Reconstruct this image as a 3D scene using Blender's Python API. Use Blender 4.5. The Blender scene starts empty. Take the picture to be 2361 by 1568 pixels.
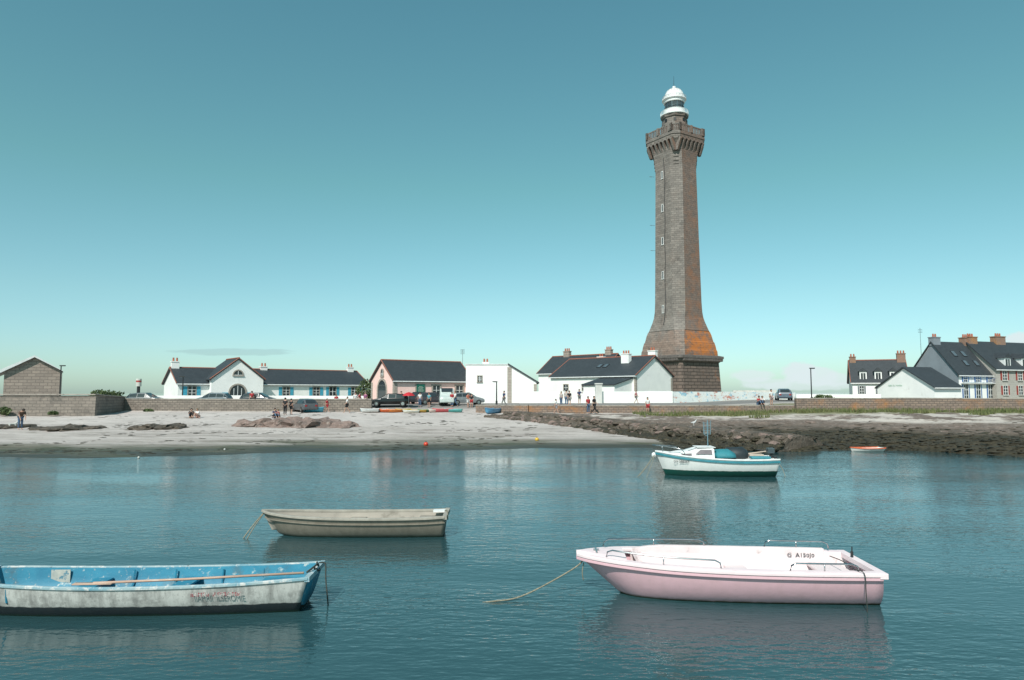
import bpy, bmesh, math, random
from mathutils import Vector, Matrix, noise
R=random.Random(7)
S=bpy.context.scene; C=S.collection
F=1574.; CX=1180.5; CY=784.; HY=905.; CAMZ=3.5
TH=math.atan((HY-CY)/F); cT=math.cos(TH); sT=math.sin(TH)
def ray(px,py):
    u=(px-CX)/F; v=(CY-py)/F; y=cT-v*sT; z=sT+v*cT
    return u/y, z/y
def X(px,d,py=905): return ray(px,py)[0]*d
def Z(py,d,px=1180): return CAMZ+ray(px,py)[1]*d
# ---------------------------------------------------------------- nodes / materials
def nd(nt,t,ins=None,**pr):
    n=nt.nodes.new('ShaderNode'+t)
    for k,v in pr.items(): setattr(n,k,v)
    for k,v in (ins or {}).items():
        s=n.inputs[k]
        if isinstance(v,bpy.types.NodeSocket): nt.links.new(v,s)
        else:
            if isinstance(v,(tuple,list)) and len(v)==3 and s.type=='RGBA': v=tuple(v)+(1,)
            s.default_value=v
    return n
def mth(nt,op,a,b=0.,c=None,clamp=False):
    ins={0:a,1:b}
    if c is not None: ins[2]=c
    return nd(nt,'Math',ins,operation=op,use_clamp=clamp).outputs[0]
def mixc(nt,f,a,b,bt='MIX'):
    return nd(nt,'Mix',{0:f,6:a,7:b},data_type='RGBA',blend_type=bt).outputs[2]
def rng(nt,v,a,b,c=0.,d=1.):
    return nd(nt,'MapRange',{0:v,1:a,2:b,3:c,4:d}).outputs[0]
def newmat(name):
    m=bpy.data.materials.new(name); m.use_nodes=True
    nt=m.node_tree; p=nt.nodes['Principled BSDF']
    return m,nt,p
def noi(nt,vec,scale,detail=5,rough=.55):
    return nd(nt,'TexNoise',{'Vector':vec,'Scale':scale,'Detail':detail,'Roughness':rough}).outputs[0]
def MN(name,c1,c2,scale=3,rough=.7,bump=.3,bd=.02,stretch=(1,1,1),lo=.35,hi=.65,spots=None,metal=0,spec=.5):
    m,nt,p=newmat(name)
    tc=nd(nt,'TexCoord').outputs['Object']
    mp=nd(nt,'Mapping',{'Vector':tc,'Scale':stretch}).outputs[0]
    n1=noi(nt,mp,scale)
    col=mixc(nt,rng(nt,n1,lo,hi),c1,c2)
    if spots:
        for (c,sc,a,b) in spots:
            n2=noi(nt,mp,sc,8,.65)
            col=mixc(nt,rng(nt,n2,a,b),col,c)
    nt.links.new(col,p.inputs['Base Color'])
    p.inputs['Roughness'].default_value=rough; p.inputs['Metallic'].default_value=metal
    p.inputs['Specular IOR Level'].default_value=spec
    if bump:
        n3=noi(nt,mp,scale*4,6)
        b=nd(nt,'Bump',{'Height':n3,'Strength':bump,'Distance':bd})
        nt.links.new(b.outputs[0],p.inputs['Normal'])
    return m
def MM(name,c1,c2,mortar,bw,bh,ms=.02,rough=.9,bump=.6,lichen=None,stain=None,side=False,bd=.03,vert=None):
    m,nt,p=newmat(name)
    g=nd(nt,'NewGeometry'); P=g.outputs['Position']
    sn=nd(nt,'SeparateXYZ',{0:g.outputs['True Normal']})
    t=nd(nt,'CombineXYZ',{0:mth(nt,'MULTIPLY',sn.outputs[1],-1.),1:sn.outputs[0],2:0.}).outputs[0]
    tn=nd(nt,'VectorMath',{0:t},operation='NORMALIZE').outputs[0]
    u=nd(nt,'VectorMath',{0:P,1:tn},operation='DOT_PRODUCT').outputs['Value']
    sp=nd(nt,'SeparateXYZ',{0:P})
    wob=noi(nt,P,.8,2)
    v=nd(nt,'CombineXYZ',{0:u,1:mth(nt,'ADD',sp.outputs[2],mth(nt,'MULTIPLY',wob,bh*.25)),2:0.}).outputs[0]
    br=nd(nt,'TexBrick',{'Vector':v,'Color1':c1,'Color2':c2,'Mortar':mortar,'Scale':1.,'Mortar Size':ms,'Brick Width':bw,'Row Height':bh,'Mortar Smooth':.3,'Bias':-.1})
    col=br.outputs[0]
    n1=noi(nt,P,.5,8,.7)
    col=mixc(nt,rng(nt,n1,.35,.7,0,.55),col,(c1[0]*.55,c1[1]*.55,c1[2]*.55))
    n4=noi(nt,P,6.,6,.7)
    col=mixc(nt,rng(nt,n4,.3,.75,0.,.5),col,mortar)
    if lichen:
        lc,a,b=lichen
        n2=noi(nt,P,.35,9,.72)
        f=rng(nt,n2,a,b)
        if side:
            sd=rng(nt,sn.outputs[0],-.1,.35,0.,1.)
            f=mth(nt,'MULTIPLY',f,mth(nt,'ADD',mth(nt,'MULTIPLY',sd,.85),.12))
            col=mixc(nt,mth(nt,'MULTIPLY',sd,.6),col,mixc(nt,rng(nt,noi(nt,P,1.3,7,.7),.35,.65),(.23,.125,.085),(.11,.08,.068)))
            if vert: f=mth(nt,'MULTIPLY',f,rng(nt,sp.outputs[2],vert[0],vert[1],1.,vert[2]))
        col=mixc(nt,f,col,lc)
    if stain:
        sc,a,b=stain
        col=mixc(nt,rng(nt,noi(nt,P,.9,9,.75),a,b),col,sc)
    nt.links.new(col,p.inputs['Base Color'])
    p.inputs['Roughness'].default_value=rough
    h=mth(nt,'ADD',mth(nt,'MULTIPLY',br.outputs['Fac'],-1.),mth(nt,'MULTIPLY',n4,.6))
    b=nd(nt,'Bump',{'Height':h,'Strength':bump,'Distance':bd})
    nt.links.new(b.outputs[0],p.inputs['Normal'])
    return m
def hullmat(name,top,bot,zl,dirt,streak=.5,stripe=None,rough=.45,slime=(.03,.05,.03),patch=None):
    m,nt,p=newmat(name)
    tc=nd(nt,'TexCoord').outputs['Object']
    sp=nd(nt,'SeparateXYZ',{0:tc})
    z=sp.outputs[2]
    nz=noi(nt,tc,5.,6,.65)
    zz=mth(nt,'ADD',z,mth(nt,'MULTIPLY',mth(nt,'SUBTRACT',nz,.5),.05))
    mp=nd(nt,'Mapping',{'Vector':tc,'Scale':(5,5,.7)}).outputs[0]
    st=noi(nt,mp,1.6,8,.7)
    a=mixc(nt,rng(nt,st,.42,.72,0,streak),top,dirt)
    fine=noi(nt,tc,18.,6,.7)
    a=mixc(nt,rng(nt,fine,.55,.75,0,streak*.8),a,dirt)
    if patch: a=mixc(nt,rng(nt,noi(nt,tc,2.3,7,.7),patch[1],patch[2]),a,patch[0])
    if stripe:
        sc,z0,z1=stripe
        f=mth(nt,'MULTIPLY',rng(nt,z,z0,z0+.01),rng(nt,z,z1,z1+.01,1,0))
        a=mixc(nt,f,a,sc)
    b=mixc(nt,rng(nt,st,.4,.7,0,.5),bot,(bot[0]*.5+.02,bot[1]*.5+.02,bot[2]*.5+.02))
    c=mixc(nt,rng(nt,zz,zl,zl+.015),b,a)
    c=mixc(nt,rng(nt,zz,.015,.045,1,0),c,slime)
    nt.links.new(c,p.inputs['Base Color'])
    nt.links.new(rng(nt,fine,.3,.7,rough-.1,rough+.2),p.inputs['Roughness'])
    bp=nd(nt,'Bump',{'Height':mth(nt,'ADD',noi(nt,tc,2.,3),mth(nt,'MULTIPLY',fine,.15)),'Strength':.35,'Distance':.02})
    nt.links.new(bp.outputs[0],p.inputs['Normal'])
    return m
_mc={}
def paint(col,rough=.5,metal=0.):
    k=(col,rough,metal)
    if k not in _mc:
        _mc[k]=MN('paint',col,tuple(c*.8 for c in col),scale=4,rough=rough,bump=.1,bd=.005,metal=metal)
    return _mc[k]
# ---------------------------------------------------------------- mesh builder
def ico(sub):
    bm=bmesh.new(); bmesh.ops.create_icosphere(bm,subdivisions=sub,radius=1)
    v=[x.co.copy() for x in bm.verts]; f=[tuple(q.index for q in p.verts) for p in bm.faces]; bm.free(); return v,f
ICO={i:ico(i) for i in (1,2,3,4)}
class B:
    def __init__(s): s.v=[];s.f=[];s.m=[]
    def add(s,vs,fs,mi=0):
        o=len(s.v); s.v+=[tuple(v) for v in vs]; s.f+=[tuple(i+o for i in f) for f in fs]; s.m+=[mi]*len(fs); return s
    def box(s,x0,x1,y0,y1,z0,z1,mi=0,M=None):
        vs=[Vector((x,y,z)) for x in (x0,x1) for y in (y0,y1) for z in (z0,z1)]
        if M is not None: vs=[M@v for v in vs]
        return s.add(vs,[(0,1,3,2),(4,6,7,5),(0,4,5,1),(2,3,7,6),(0,2,6,4),(1,5,7,3)],mi)
    def loft(s,rings,mi=0,closed=True,cap0=True,cap1=True):
        n=len(rings[0]); vs=[p for r in rings for p in r]; fs=[]
        for k in range(len(rings)-1):
            for i in range(n if closed else n-1):
                j=(i+1)%n; fs.append((k*n+i,k*n+j,(k+1)*n+j,(k+1)*n+i))
        if cap0: fs.append(tuple(range(n)))
        if cap1: fs.append(tuple((len(rings)-1)*n+i for i in range(n)))
        return s.add(vs,fs,mi)
    def prismx(s,poly,x0,x1,mi=0): return s.loft([[(x0,y,z) for y,z in poly],[(x1,y,z) for y,z in poly]],mi)
    def prismy(s,poly,y0,y1,mi=0): return s.loft([[(x,y0,z) for x,z in poly],[(x,y1,z) for x,z in poly]],mi)
    def tube(s,pts,r,n=6,mi=0,r1=None):
        pts=[Vector(p) for p in pts]; rings=[]
        for i,p in enumerate(pts):
            t=(pts[min(i+1,len(pts)-1)]-pts[max(i-1,0)])
            if t.length<1e-6: t=Vector((0,0,1))
            t.normalize()
            a=Vector((0,0,1)) if abs(t.z)<.9 else Vector((1,0,0))
            u=t.cross(a).normalized(); w=t.cross(u)
            rr=r if r1 is None else r+(r1-r)*i/(len(pts)-1)
            rings.append([p+u*math.cos(2*math.pi*k/n)*rr+w*math.sin(2*math.pi*k/n)*rr for k in range(n)])
        return s.loft(rings,mi)
    def cyl(s,x,y,z0,z1,r0,r1=None,n=16,mi=0):
        r1=r0 if r1 is None else r1
        return s.loft([[(x+r*math.cos(2*math.pi*k/n),y+r*math.sin(2*math.pi*k/n),z) for k in range(n)] for r,z in ((r0,z0),(r1,z1))],mi)
    def lathe(s,prof,n=24,mi=0,x=0,y=0):
        return s.loft([[(x+r*math.cos(2*math.pi*k/n),y+r*math.sin(2*math.pi*k/n),z) for k in range(n)] for r,z in prof],mi)
    def blob(s,c,r,sub=2,amp=.3,fr=1.,seed=0,mi=0,rz=0.,zmin=None):
        v,f=ICO[sub]; o=Vector((seed*7.3,seed*3.1,seed*1.7)); out=[]
        ca,sa=math.cos(rz),math.sin(rz)
        for p in v:
            k=1+amp*noise.fractal(p*fr+o,1.,2.,3)
            q=Vector((p.x*r[0]*k,p.y*r[1]*k,p.z*r[2]*k))
            q=Vector((q.x*ca-q.y*sa,q.x*sa+q.y*ca,q.z))+Vector(c)
            out.append(q)
        return s.add(out,f,mi)
    def obj(s,name,mats,parent=None,smooth=False,loc=None,rot=0,bevel=0,**props):
        me=bpy.data.meshes.new(name); me.from_pydata(s.v,[],s.f)
        bm=bmesh.new(); bm.from_mesh(me); bmesh.ops.recalc_face_normals(bm,faces=bm.faces); bm.to_mesh(me); bm.free()
        if not isinstance(mats,(list,tuple)): mats=[mats]
        for m in mats: me.materials.append(m)
        for p,mi in zip(me.polygons,s.m): p.material_index=mi; p.use_smooth=smooth
        o=bpy.data.objects.new(name,me); C.objects.link(o)
        if parent: o.parent=parent
        if loc: o.location=loc
        o.rotation_euler[2]=rot
        if bevel:
            bv=o.modifiers.new('b','BEVEL'); bv.width=bevel; bv.segments=2; bv.limit_method='ANGLE'
        for k,v in props.items(): o[k]=v
        return o
def root(name,loc,rz,label,cat,group=None,rot=None,scale=1):
    e=bpy.data.objects.new(name,None); C.objects.link(e); e.location=loc; e.empty_display_size=.3
    e.rotation_euler=rot if rot else (0,0,rz)
    e.scale=(scale,)*3
    e['label']=label; e['category']=cat
    if group: e['group']=group
    return e
def text(parent,s,size,loc,rot,mat,name='lettering',ext=.003,sx=1.):
    cu=bpy.data.curves.new('t','FONT'); cu.body=s; cu.size=size; cu.extrude=ext; cu.align_x='CENTER'; cu.align_y='CENTER'
    o=bpy.data.objects.new('t',cu); C.objects.link(o)
    bpy.context.view_layer.update()
    me=bpy.data.meshes.new_from_object(o.evaluated_get(bpy.context.evaluated_depsgraph_get()))
    bpy.data.objects.remove(o)
    me.materials.clear(); me.materials.append(mat)
    q=bpy.data.objects.new(name,me); C.objects.link(q); q.parent=parent; q.location=loc; q.rotation_euler=rot; q.scale=(sx,1,1)
    return q
# ---------------------------------------------------------------- terrain
def interp(t,pts):
    if t<=pts[0][0]: return pts[0][1]
    for (a,b),(c,d) in zip(pts,pts[1:]):
        if t<=c:
            k=(t-a)/(c-a); return b+(d-b)*k
    return pts[-1][1]
def ss(a,b,x):
    t=max(0,min(1,(x-a)/(b-a))); return t*t*(3-2*t)
SH=[(-400,34),(-28,37.3),(-18,38),(-10,40.5),(-4,42.3),(4,43),(8,43.2),(11,43.5),(16,41.5),(19,42),(25,41.5),(27.5,38),(33,35),(400,30)]
JA=Vector((0.4,69.)); JB=Vector((17.6,41.8)); JD=(JB-JA).normalized(); JN=Vector((-JD.y,JD.x))
def jside(x,y): return (Vector((x,y))-JA).dot(JN)
def wally(x): return 75-5*ss(-4,4,x)
def rockm(x,y):
    if x<-6 or y>74: return 0.
    return ss(-2.2,.6,jside(x,y))*ss(72,66,y)
def H(x,y,nz=True):
    s=interp(x,SH)+ (.5*math.sin(x*.35)+.3*math.sin(x*.9+1)); w=wally(x)
    wb=1.42+.25*ss(20,30,x); land=2.03+.35*ss(20,32,x)
    rm=rockm(x,y)
    if y<s: z=max(-2.6,-(s-y)*.07)
    elif y<w:
        t=(y-s)/(w-s); e=.95-.4*rm
        z=wb*t**e
    elif y<w+3: z=wb+(land-wb)*ss(0,1,(y-w)/3)
    else: z=interp(y,[(w+3,land),(95,land+.3),(140,2.75),(230,2.2),(270,-2.)])
    if abs(x)>260: z=min(z,2.2-(abs(x)-260)*.05)
    z=max(z,-2.6)
    if nz and 30<y<74:
        z+=.05*noise.fractal(Vector((x*.25,y*.25,0)),1,2,3)*(1 if y>s-2 else 0)
        if rm<1 and y>s: z+=(1-rm)*.022*noise.fractal(Vector((x*1.6,y*1.6,4)),1,2,3)*ss(s,s+8,y)
        if rm>0:
            p=Vector((x*.3,y*.6,3.))
            k=noise.ridged_multi_fractal(p,1.,2.1,5,1.,2.)
            q=math.floor((k)*4+.5)/4*.5+k*.5
            z+=rm*(.16*(q-.75))*ss(s-3,s+2,y)*(1-.6*ss(62,70,y))
            z+=rm*.07*noise.noise(Vector((x*1.9,y*1.9,0)))*ss(s-2,s+1,y)
    return z
def hit(px,py,d0=30,d1=140):
    a,b=ray(px,py); d=d0
    while d<d1:
        if CAMZ+b*d<=H(a*d,d,False): break
        d+=.1
    return a*d,d
def lin(a,b,s):
    n=max(1,int(round((b-a)/s))); return [a+(b-a)*i/n for i in range(n)]
xs=[-4000,-2000,-1000,-600,-400]+lin(-300,-70,20)+lin(-70,-38,.8)+lin(-38,-4,.35)+lin(-4,36,.22)+lin(36,62,.5)+lin(62,300,20)+[300,400,600,1000,2000,4000]
ys=[-400,-100,-20,10]+lin(20,32,3)+lin(32,74,.24)+lin(74,84,.8)+lin(84,280,6)+[280,400,800,2000,6000]
verts=[];rk=[];gr=[];pv=[]
for y in ys:
    for x in xs:
        verts.append((x,y,H(x,y)))
        r=rockm(x,y); rk.append(r)
        gv=0.
        if x>12: gv=ss(61.5,66,y+2.5*noise.noise(Vector((x*.15,y*.3,9))))*ss(76,72,y)*ss(14,20,x)
        if y>86: gv=max(gv,.8)
        gr.append(gv); pv.append(ss(75.5,77,y)*ss(90,88,y))
nx=len(xs); faces=[(j*nx+i,j*nx+i+1,(j+1)*nx+i+1,(j+1)*nx+i) for j in range(len(ys)-1) for i in range(nx-1)]
me=bpy.data.meshes.new('ground'); me.from_pydata(verts,[],faces)
for nm,dat in (('rock',rk),('grass',gr),('paved',pv)):
    a=me.attributes.new(nm,'FLOAT','POINT'); a.data.foreach_set('value',dat)
me.polygons.foreach_set('use_smooth',[True]*len(me.polygons))
ground=bpy.data.objects.new('ground',me); C.objects.link(ground); ground['kind']='structure'
m,nt,p=newmat('ground_material')
P=nd(nt,'NewGeometry').outputs['Position']; z=nd(nt,'SeparateXYZ',{0:P}).outputs[2]
n1=noi(nt,P,.25,8,.6); n2=noi(nt,P,3.,8,.7)
mp=nd(nt,'Mapping',{'Vector':P,'Scale':(.35,1.6,1)}).outputs[0]; n3=noi(nt,mp,1.1,9,.72)
mp2=nd(nt,'Mapping',{'Vector':P,'Scale':(.12,.9,1)}).outputs[0]; n5=noi(nt,mp2,.9,9,.7)
mp3=nd(nt,'Mapping',{'Vector':P,'Scale':(.06,.28,1)}).outputs[0]; n6=noi(nt,mp3,1.,7,.65)
sand=mixc(nt,rng(nt,n1,.35,.65),(.56,.505,.475),(.46,.41,.385))
sand=mixc(nt,rng(nt,n2,.4,.8,0,.5),sand,(.31,.27,.25))
damp=mth(nt,'MULTIPLY',rng(nt,n5,.44,.6,.2,1.),rng(nt,z,.9,.45,0.,.7))
sand=mixc(nt,damp,sand,(.26,.225,.20))
weed=mth(nt,'MULTIPLY',rng(nt,n3,.55,.61),rng(nt,n5,.42,.56,.1,1.))
sand=mixc(nt,mth(nt,'MULTIPLY',weed,.8),sand,(.10,.08,.062))
zn=mth(nt,'ADD',z,mth(nt,'MULTIPLY',mth(nt,'SUBTRACT',n6,.5),.6))
zw=mth(nt,'ADD',z,mth(nt,'MULTIPLY',mth(nt,'SUBTRACT',n5,.5),.5))
wet=mixc(nt,rng(nt,n3,.42,.58),(.145,.125,.095),(.06,.068,.03))
sand=mixc(nt,rng(nt,zn,.16,.34,1,0),sand,wet)
sand=mixc(nt,rng(nt,zw,.04,.16,1,0),sand,(.045,.04,.026))
rock=mixc(nt,rng(nt,noi(nt,P,.9,9,.7),.35,.65),(.185,.14,.115),(.095,.073,.058))
rock=mixc(nt,rng(nt,n2,.5,.7),rock,(.25,.205,.18))
rock=mixc(nt,rng(nt,mth(nt,'ADD',z,mth(nt,'MULTIPLY',n1,.5)),.98,1.28,1,0),rock,mixc(nt,rng(nt,n2,.4,.65),(.024,.020,.011),(.058,.046,.024)))
rock=mixc(nt,mth(nt,'MULTIPLY',rng(nt,zw,1.15,1.25),rng(nt,n1,.44,.52)),rock,(.46,.41,.37))
col=mixc(nt,nd(nt,'Attribute',attribute_name='rock').outputs['Fac'],sand,rock)
ga=mth(nt,'MULTIPLY',nd(nt,'Attribute',attribute_name='grass').outputs['Fac'],rng(nt,n1,.35,.5))
col=mixc(nt,ga,col,mixc(nt,rng(nt,n2,.4,.6),(.10,.12,.04),(.16,.14,.07)))
col=mixc(nt,nd(nt,'Attribute',attribute_name='paved').outputs['Fac'],col,(.2,.19,.18))
nt.links.new(col,p.inputs['Base Color'])
nt.links.new(rng(nt,zw,.05,.4,.45,.95),p.inputs['Roughness'])
b=nd(nt,'Bump',{'Height':mth(nt,'ADD',n2,n3),'Strength':.7,'Distance':.12}); nt.links.new(b.outputs[0],p.inputs['Normal'])
me.materials.append(m)
# ---------------------------------------------------------------- water
m,nt,p=newmat('water_material')
P=nd(nt,'NewGeometry').outputs['Position']
def wv(sx,sy,sc,det,amp,rot=0.):
    mp=nd(nt,'Mapping',{'Vector':P,'Scale':(sx,sy,1),'Rotation':(0,0,rot)}).outputs[0]
    return mth(nt,'MULTIPLY',noi(nt,mp,sc,det,.5),amp)
h=mth(nt,'ADD',wv(.6,1.7,3.,2,.0125,.35),wv(.7,1.5,7.5,2,.0082,-.25))
h=mth(nt,'ADD',h,wv(.5,1,.5,2,.02,.1))
big=noi(nt,nd(nt,'Mapping',{'Vector':P,'Scale':(.05,.16,1)}).outputs[0],1.,3)
amp=rng(nt,big,.38,.62,.5,1.5)
b=nd(nt,'Bump',{'Height':mth(nt,'MULTIPLY',h,amp),'Strength':1.,'Distance':1.})
nt.links.new(b.outputs[0],p.inputs['Normal'])
nt.links.new(mixc(nt,rng(nt,big,.3,.7),(.018,.054,.062),(.028,.074,.083)),p.inputs['Base Color'])
p.inputs['Roughness'].default_value=.025; p.inputs['IOR'].default_value=1.55
me=bpy.data.meshes.new('water'); me.from_pydata([(-6000,-400,0),(6000,-400,0),(6000,9000,0),(-6000,9000,0)],[],[(0,1,2,3)])
me.materials.append(m); o=bpy.data.objects.new('water',me); C.objects.link(o); o['kind']='structure'
# ---------------------------------------------------------------- common materials
white=MN('whitewash',(.82,.815,.79),(.75,.75,.73),scale=.6,rough=.85,bump=.25,bd=.02,spots=[((.58,.57,.54),.9,.6,.8)])
whiteold=MN('weathered_whitewash',(.66,.65,.62),(.5,.5,.47),scale=.8,rough=.9,bump=.4,bd=.03,spots=[((.3,.29,.27),1.3,.56,.72)])
mural=MN('mural_wash',(.6,.62,.6),(.5,.55,.56),scale=.7,rough=.9,bump=.3,spots=[((.42,.2,.16),.9,.55,.6),((.2,.38,.48),1.2,.56,.62),((.55,.5,.42),1.9,.55,.65),((.3,.3,.28),3,.6,.7)],stretch=(1,1,1.3))
pink=MN('pink_render',(.86,.595,.54),(.80,.54,.485),scale=.7,rough=.85,bump=.2)
greyr=MN('grey_render',(.22,.25,.28),(.19,.215,.24),scale=.7,rough=.85,bump=.2)
slate=MM('slate',(.052,.062,.070),(.035,.043,.05),(.02,.024,.028),.28,.16,.012,rough=.6,bump=.4,bd=.015)
stone=MM('granite_blocks',(.46,.37,.31),(.31,.25,.215),(.20,.165,.145),.8,.36,.03,stain=((.18,.15,.13),.6,.75))
stoneg=MM('grey_granite_front',(.42,.395,.36),(.34,.32,.29),(.44,.42,.38),.5,.3,.03)
seawall=MM('sea_wall_stone',(.31,.26,.22),(.20,.17,.15),(.12,.105,.09),.55,.24,.03,bump=.9,stain=((.11,.095,.08),.52,.72))
seawallL=MM('lichen_wall_stone',(.33,.245,.195),(.22,.17,.145),(.13,.105,.09),.5,.22,.03,bump=.9,lichen=((.36,.17,.07),.5,.68),stain=((.13,.1,.085),.55,.72))
conc=MM('high_wall_stone',(.29,.245,.21),(.20,.172,.15),(.15,.13,.115),.7,.3,.028,stain=((.10,.09,.08),.5,.7),bump=.9)
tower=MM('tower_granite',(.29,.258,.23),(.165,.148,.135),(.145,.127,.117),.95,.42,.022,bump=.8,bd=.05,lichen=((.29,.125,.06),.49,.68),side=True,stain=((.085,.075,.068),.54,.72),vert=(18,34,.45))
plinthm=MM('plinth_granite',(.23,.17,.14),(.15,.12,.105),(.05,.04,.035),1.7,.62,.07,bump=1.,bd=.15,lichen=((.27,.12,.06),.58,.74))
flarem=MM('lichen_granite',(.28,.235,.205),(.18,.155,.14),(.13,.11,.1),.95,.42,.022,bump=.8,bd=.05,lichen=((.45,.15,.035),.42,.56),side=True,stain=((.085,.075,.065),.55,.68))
quoin=MM('quoin_granite',(.44,.39,.34),(.35,.31,.27),(.28,.24,.21),.5,.34,.02)
tile=MN('red_ridge_tile',(.33,.12,.08),(.24,.09,.06),scale=5,rough=.8)
potm=MN('terracotta',(.42,.13,.07),(.32,.10,.06),scale=5,rough=.8)
brickm=MM('chimney_brick',(.36,.19,.12),(.29,.16,.11),(.25,.2,.17),.22,.08,.012,lichen=((.42,.21,.08),.5,.65))
m,nt,p=newmat('window_glass'); p.inputs['Base Color'].default_value=(.03,.04,.045,1); p.inputs['Roughness'].default_value=.08; glass=m
blue=paint((.06,.36,.50),.55); blue2=paint((.07,.16,.36),.55); whitep=paint((.80,.81,.80),.45); darkw=paint((.02,.022,.025),.5)
steel=MN('stainless_steel',(.55,.56,.57),(.4,.41,.42),scale=8,rough=.25,bump=.05,bd=.002,metal=1.)
ropem=MN('rope_fibre',(.30,.27,.20),(.16,.15,.11),scale=30,rough=.95,bump=.6,bd=.004)
darkrope=MN('dark_rope_fibre',(.05,.06,.055),(.03,.035,.03),scale=30,rough=.95)
def ropes(rt,lst,mat,name='mooring_rope'):
    for pts,r in lst:
        P_=[Vector(p) for p in pts]; out=[]
        for i in range(len(P_)-1):
            a,b_,c,d_=P_[max(i-1,0)],P_[i],P_[i+1],P_[min(i+2,len(P_)-1)]
            for k in range(4):
                t=k/4; out.append(.5*((2*b_)+(-a+c)*t+(2*a-5*b_+4*c-d_)*t*t+(-a+3*b_-3*c+d_)*t**3))
        out.append(P_[-1]); b=B(); b.tube(out,r,6); b.obj(name,mat,rt,smooth=True)
# ---------------------------------------------------------------- houses
def fp(fr,u,z,n):
    (ox,oy),(ux,uy),(nx_,ny_)=fr
    return (ox+ux*u+nx_*n, oy+uy*u+ny_*n, z)
def fbox(b,fr,u0,u1,z0,z1,n0,n1,mi=0):
    vs=[fp(fr,u,z,n) for u in (u0,u1) for n in (n0,n1) for z in (z0,z1)]
    b.add(vs,[(0,1,3,2),(4,6,7,5),(0,4,5,1),(2,3,7,6),(0,2,6,4),(1,5,7,3)],mi)
def fpoly(b,fr,pts,n0,n1,mi=0):
    b.loft([[fp(fr,u,z,n0) for u,z in pts],[fp(fr,u,z,n1) for u,z in pts]],mi)
def window(rt,fr,u,z,w,h,surround=whitep,shut=None,arch=False,bars=True,door=False,fw=.12,shw=None):
    b=B()
    top=h-(w/2 if arch else 0)
    pts=[(u-w/2,z),(u+w/2,z),(u+w/2,z+top)]
    if arch: pts+=[(u+w/2*math.cos(a),z+top+w/2*math.sin(a)) for a in [math.pi*i/10 for i in range(1,10)]]
    pts+=[(u-w/2,z+top)]
    fpoly(b,fr,pts,.004,.02)
    if bars:
        k=max(2,int(w/.45)) if w>1.2 else 2
        for i in range(1,k): fbox(b,fr,u-w/2+w*i/k-.03,u-w/2+w*i/k+.03,z,z+h*(.98 if not arch or abs(i/k-.5)<.1 else .8),.021,.045,1)
        for i in range(1,3): fbox(b,fr,u-w/2,u+w/2,z+top*i/3-.025,z+top*i/3+.025,.0215,.04,1)
    wo=b.obj('door' if door else 'window',[glass,whitep],rt)
    b=B()
    fbox(b,fr,u-w/2-fw,u-w/2,z,z+top,.0,.08); fbox(b,fr,u+w/2,u+w/2+fw,z,z+top,.0,.08)
    if arch:
        for i in range(10):
            a0=math.pi*i/10;a1=math.pi*(i+1)/10
            q=[(u+r*math.cos(a),z+top+r*math.sin(a)) for r,a in ((w/2,a0),(w/2+fw,a0),(w/2+fw,a1),(w/2,a1))]
            fpoly(b,fr,q,0,.08)
    else: fbox(b,fr,u-w/2-fw,u+w/2+fw,z+h,z+h+fw,0,.08)
    if not door: fbox(b,fr,u-w/2-fw-.03,u+w/2+fw+.03,z-.1,z-.002,0,.14)
    b.obj('frame',surround,wo)
    if shut:
        for sgn in (-1,1):
            b=B(); sw=shw or w*.5; c=u+sgn*(w/2+fw+.02+sw/2)
            fbox(b,fr,c-sw/2,c+sw/2,z,z+top,.01,.05)
            for i in range(3): fbox(b,fr,c-sw/2+.03,c+sw/2-.03,z+top*(i+.15)/3,z+top*(i+.85)/3,.05,.062)
            b.obj('shutter',shut,rt)
def chimney(par,x,y,z0,z1,w=.6,d=.5,mat=white,pots=2,capm=None):
    b=B(); b.box(x-w/2,x+w/2,y-d/2,y+d/2,z0,z1-.12); b.box(x-w/2-.06,x+w/2+.06,y-d/2-.06,y+d/2+.06,z1-.12,z1,1)
    for i in range(pots):
        px=x+(i-(pots-1)/2)*min(.42,w/max(1,pots))
        b.cyl(px,y,z1,z1+.45,.13,.10,10,2)
    b.obj('chimney',[mat,capm or mat,potm],par)
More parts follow.
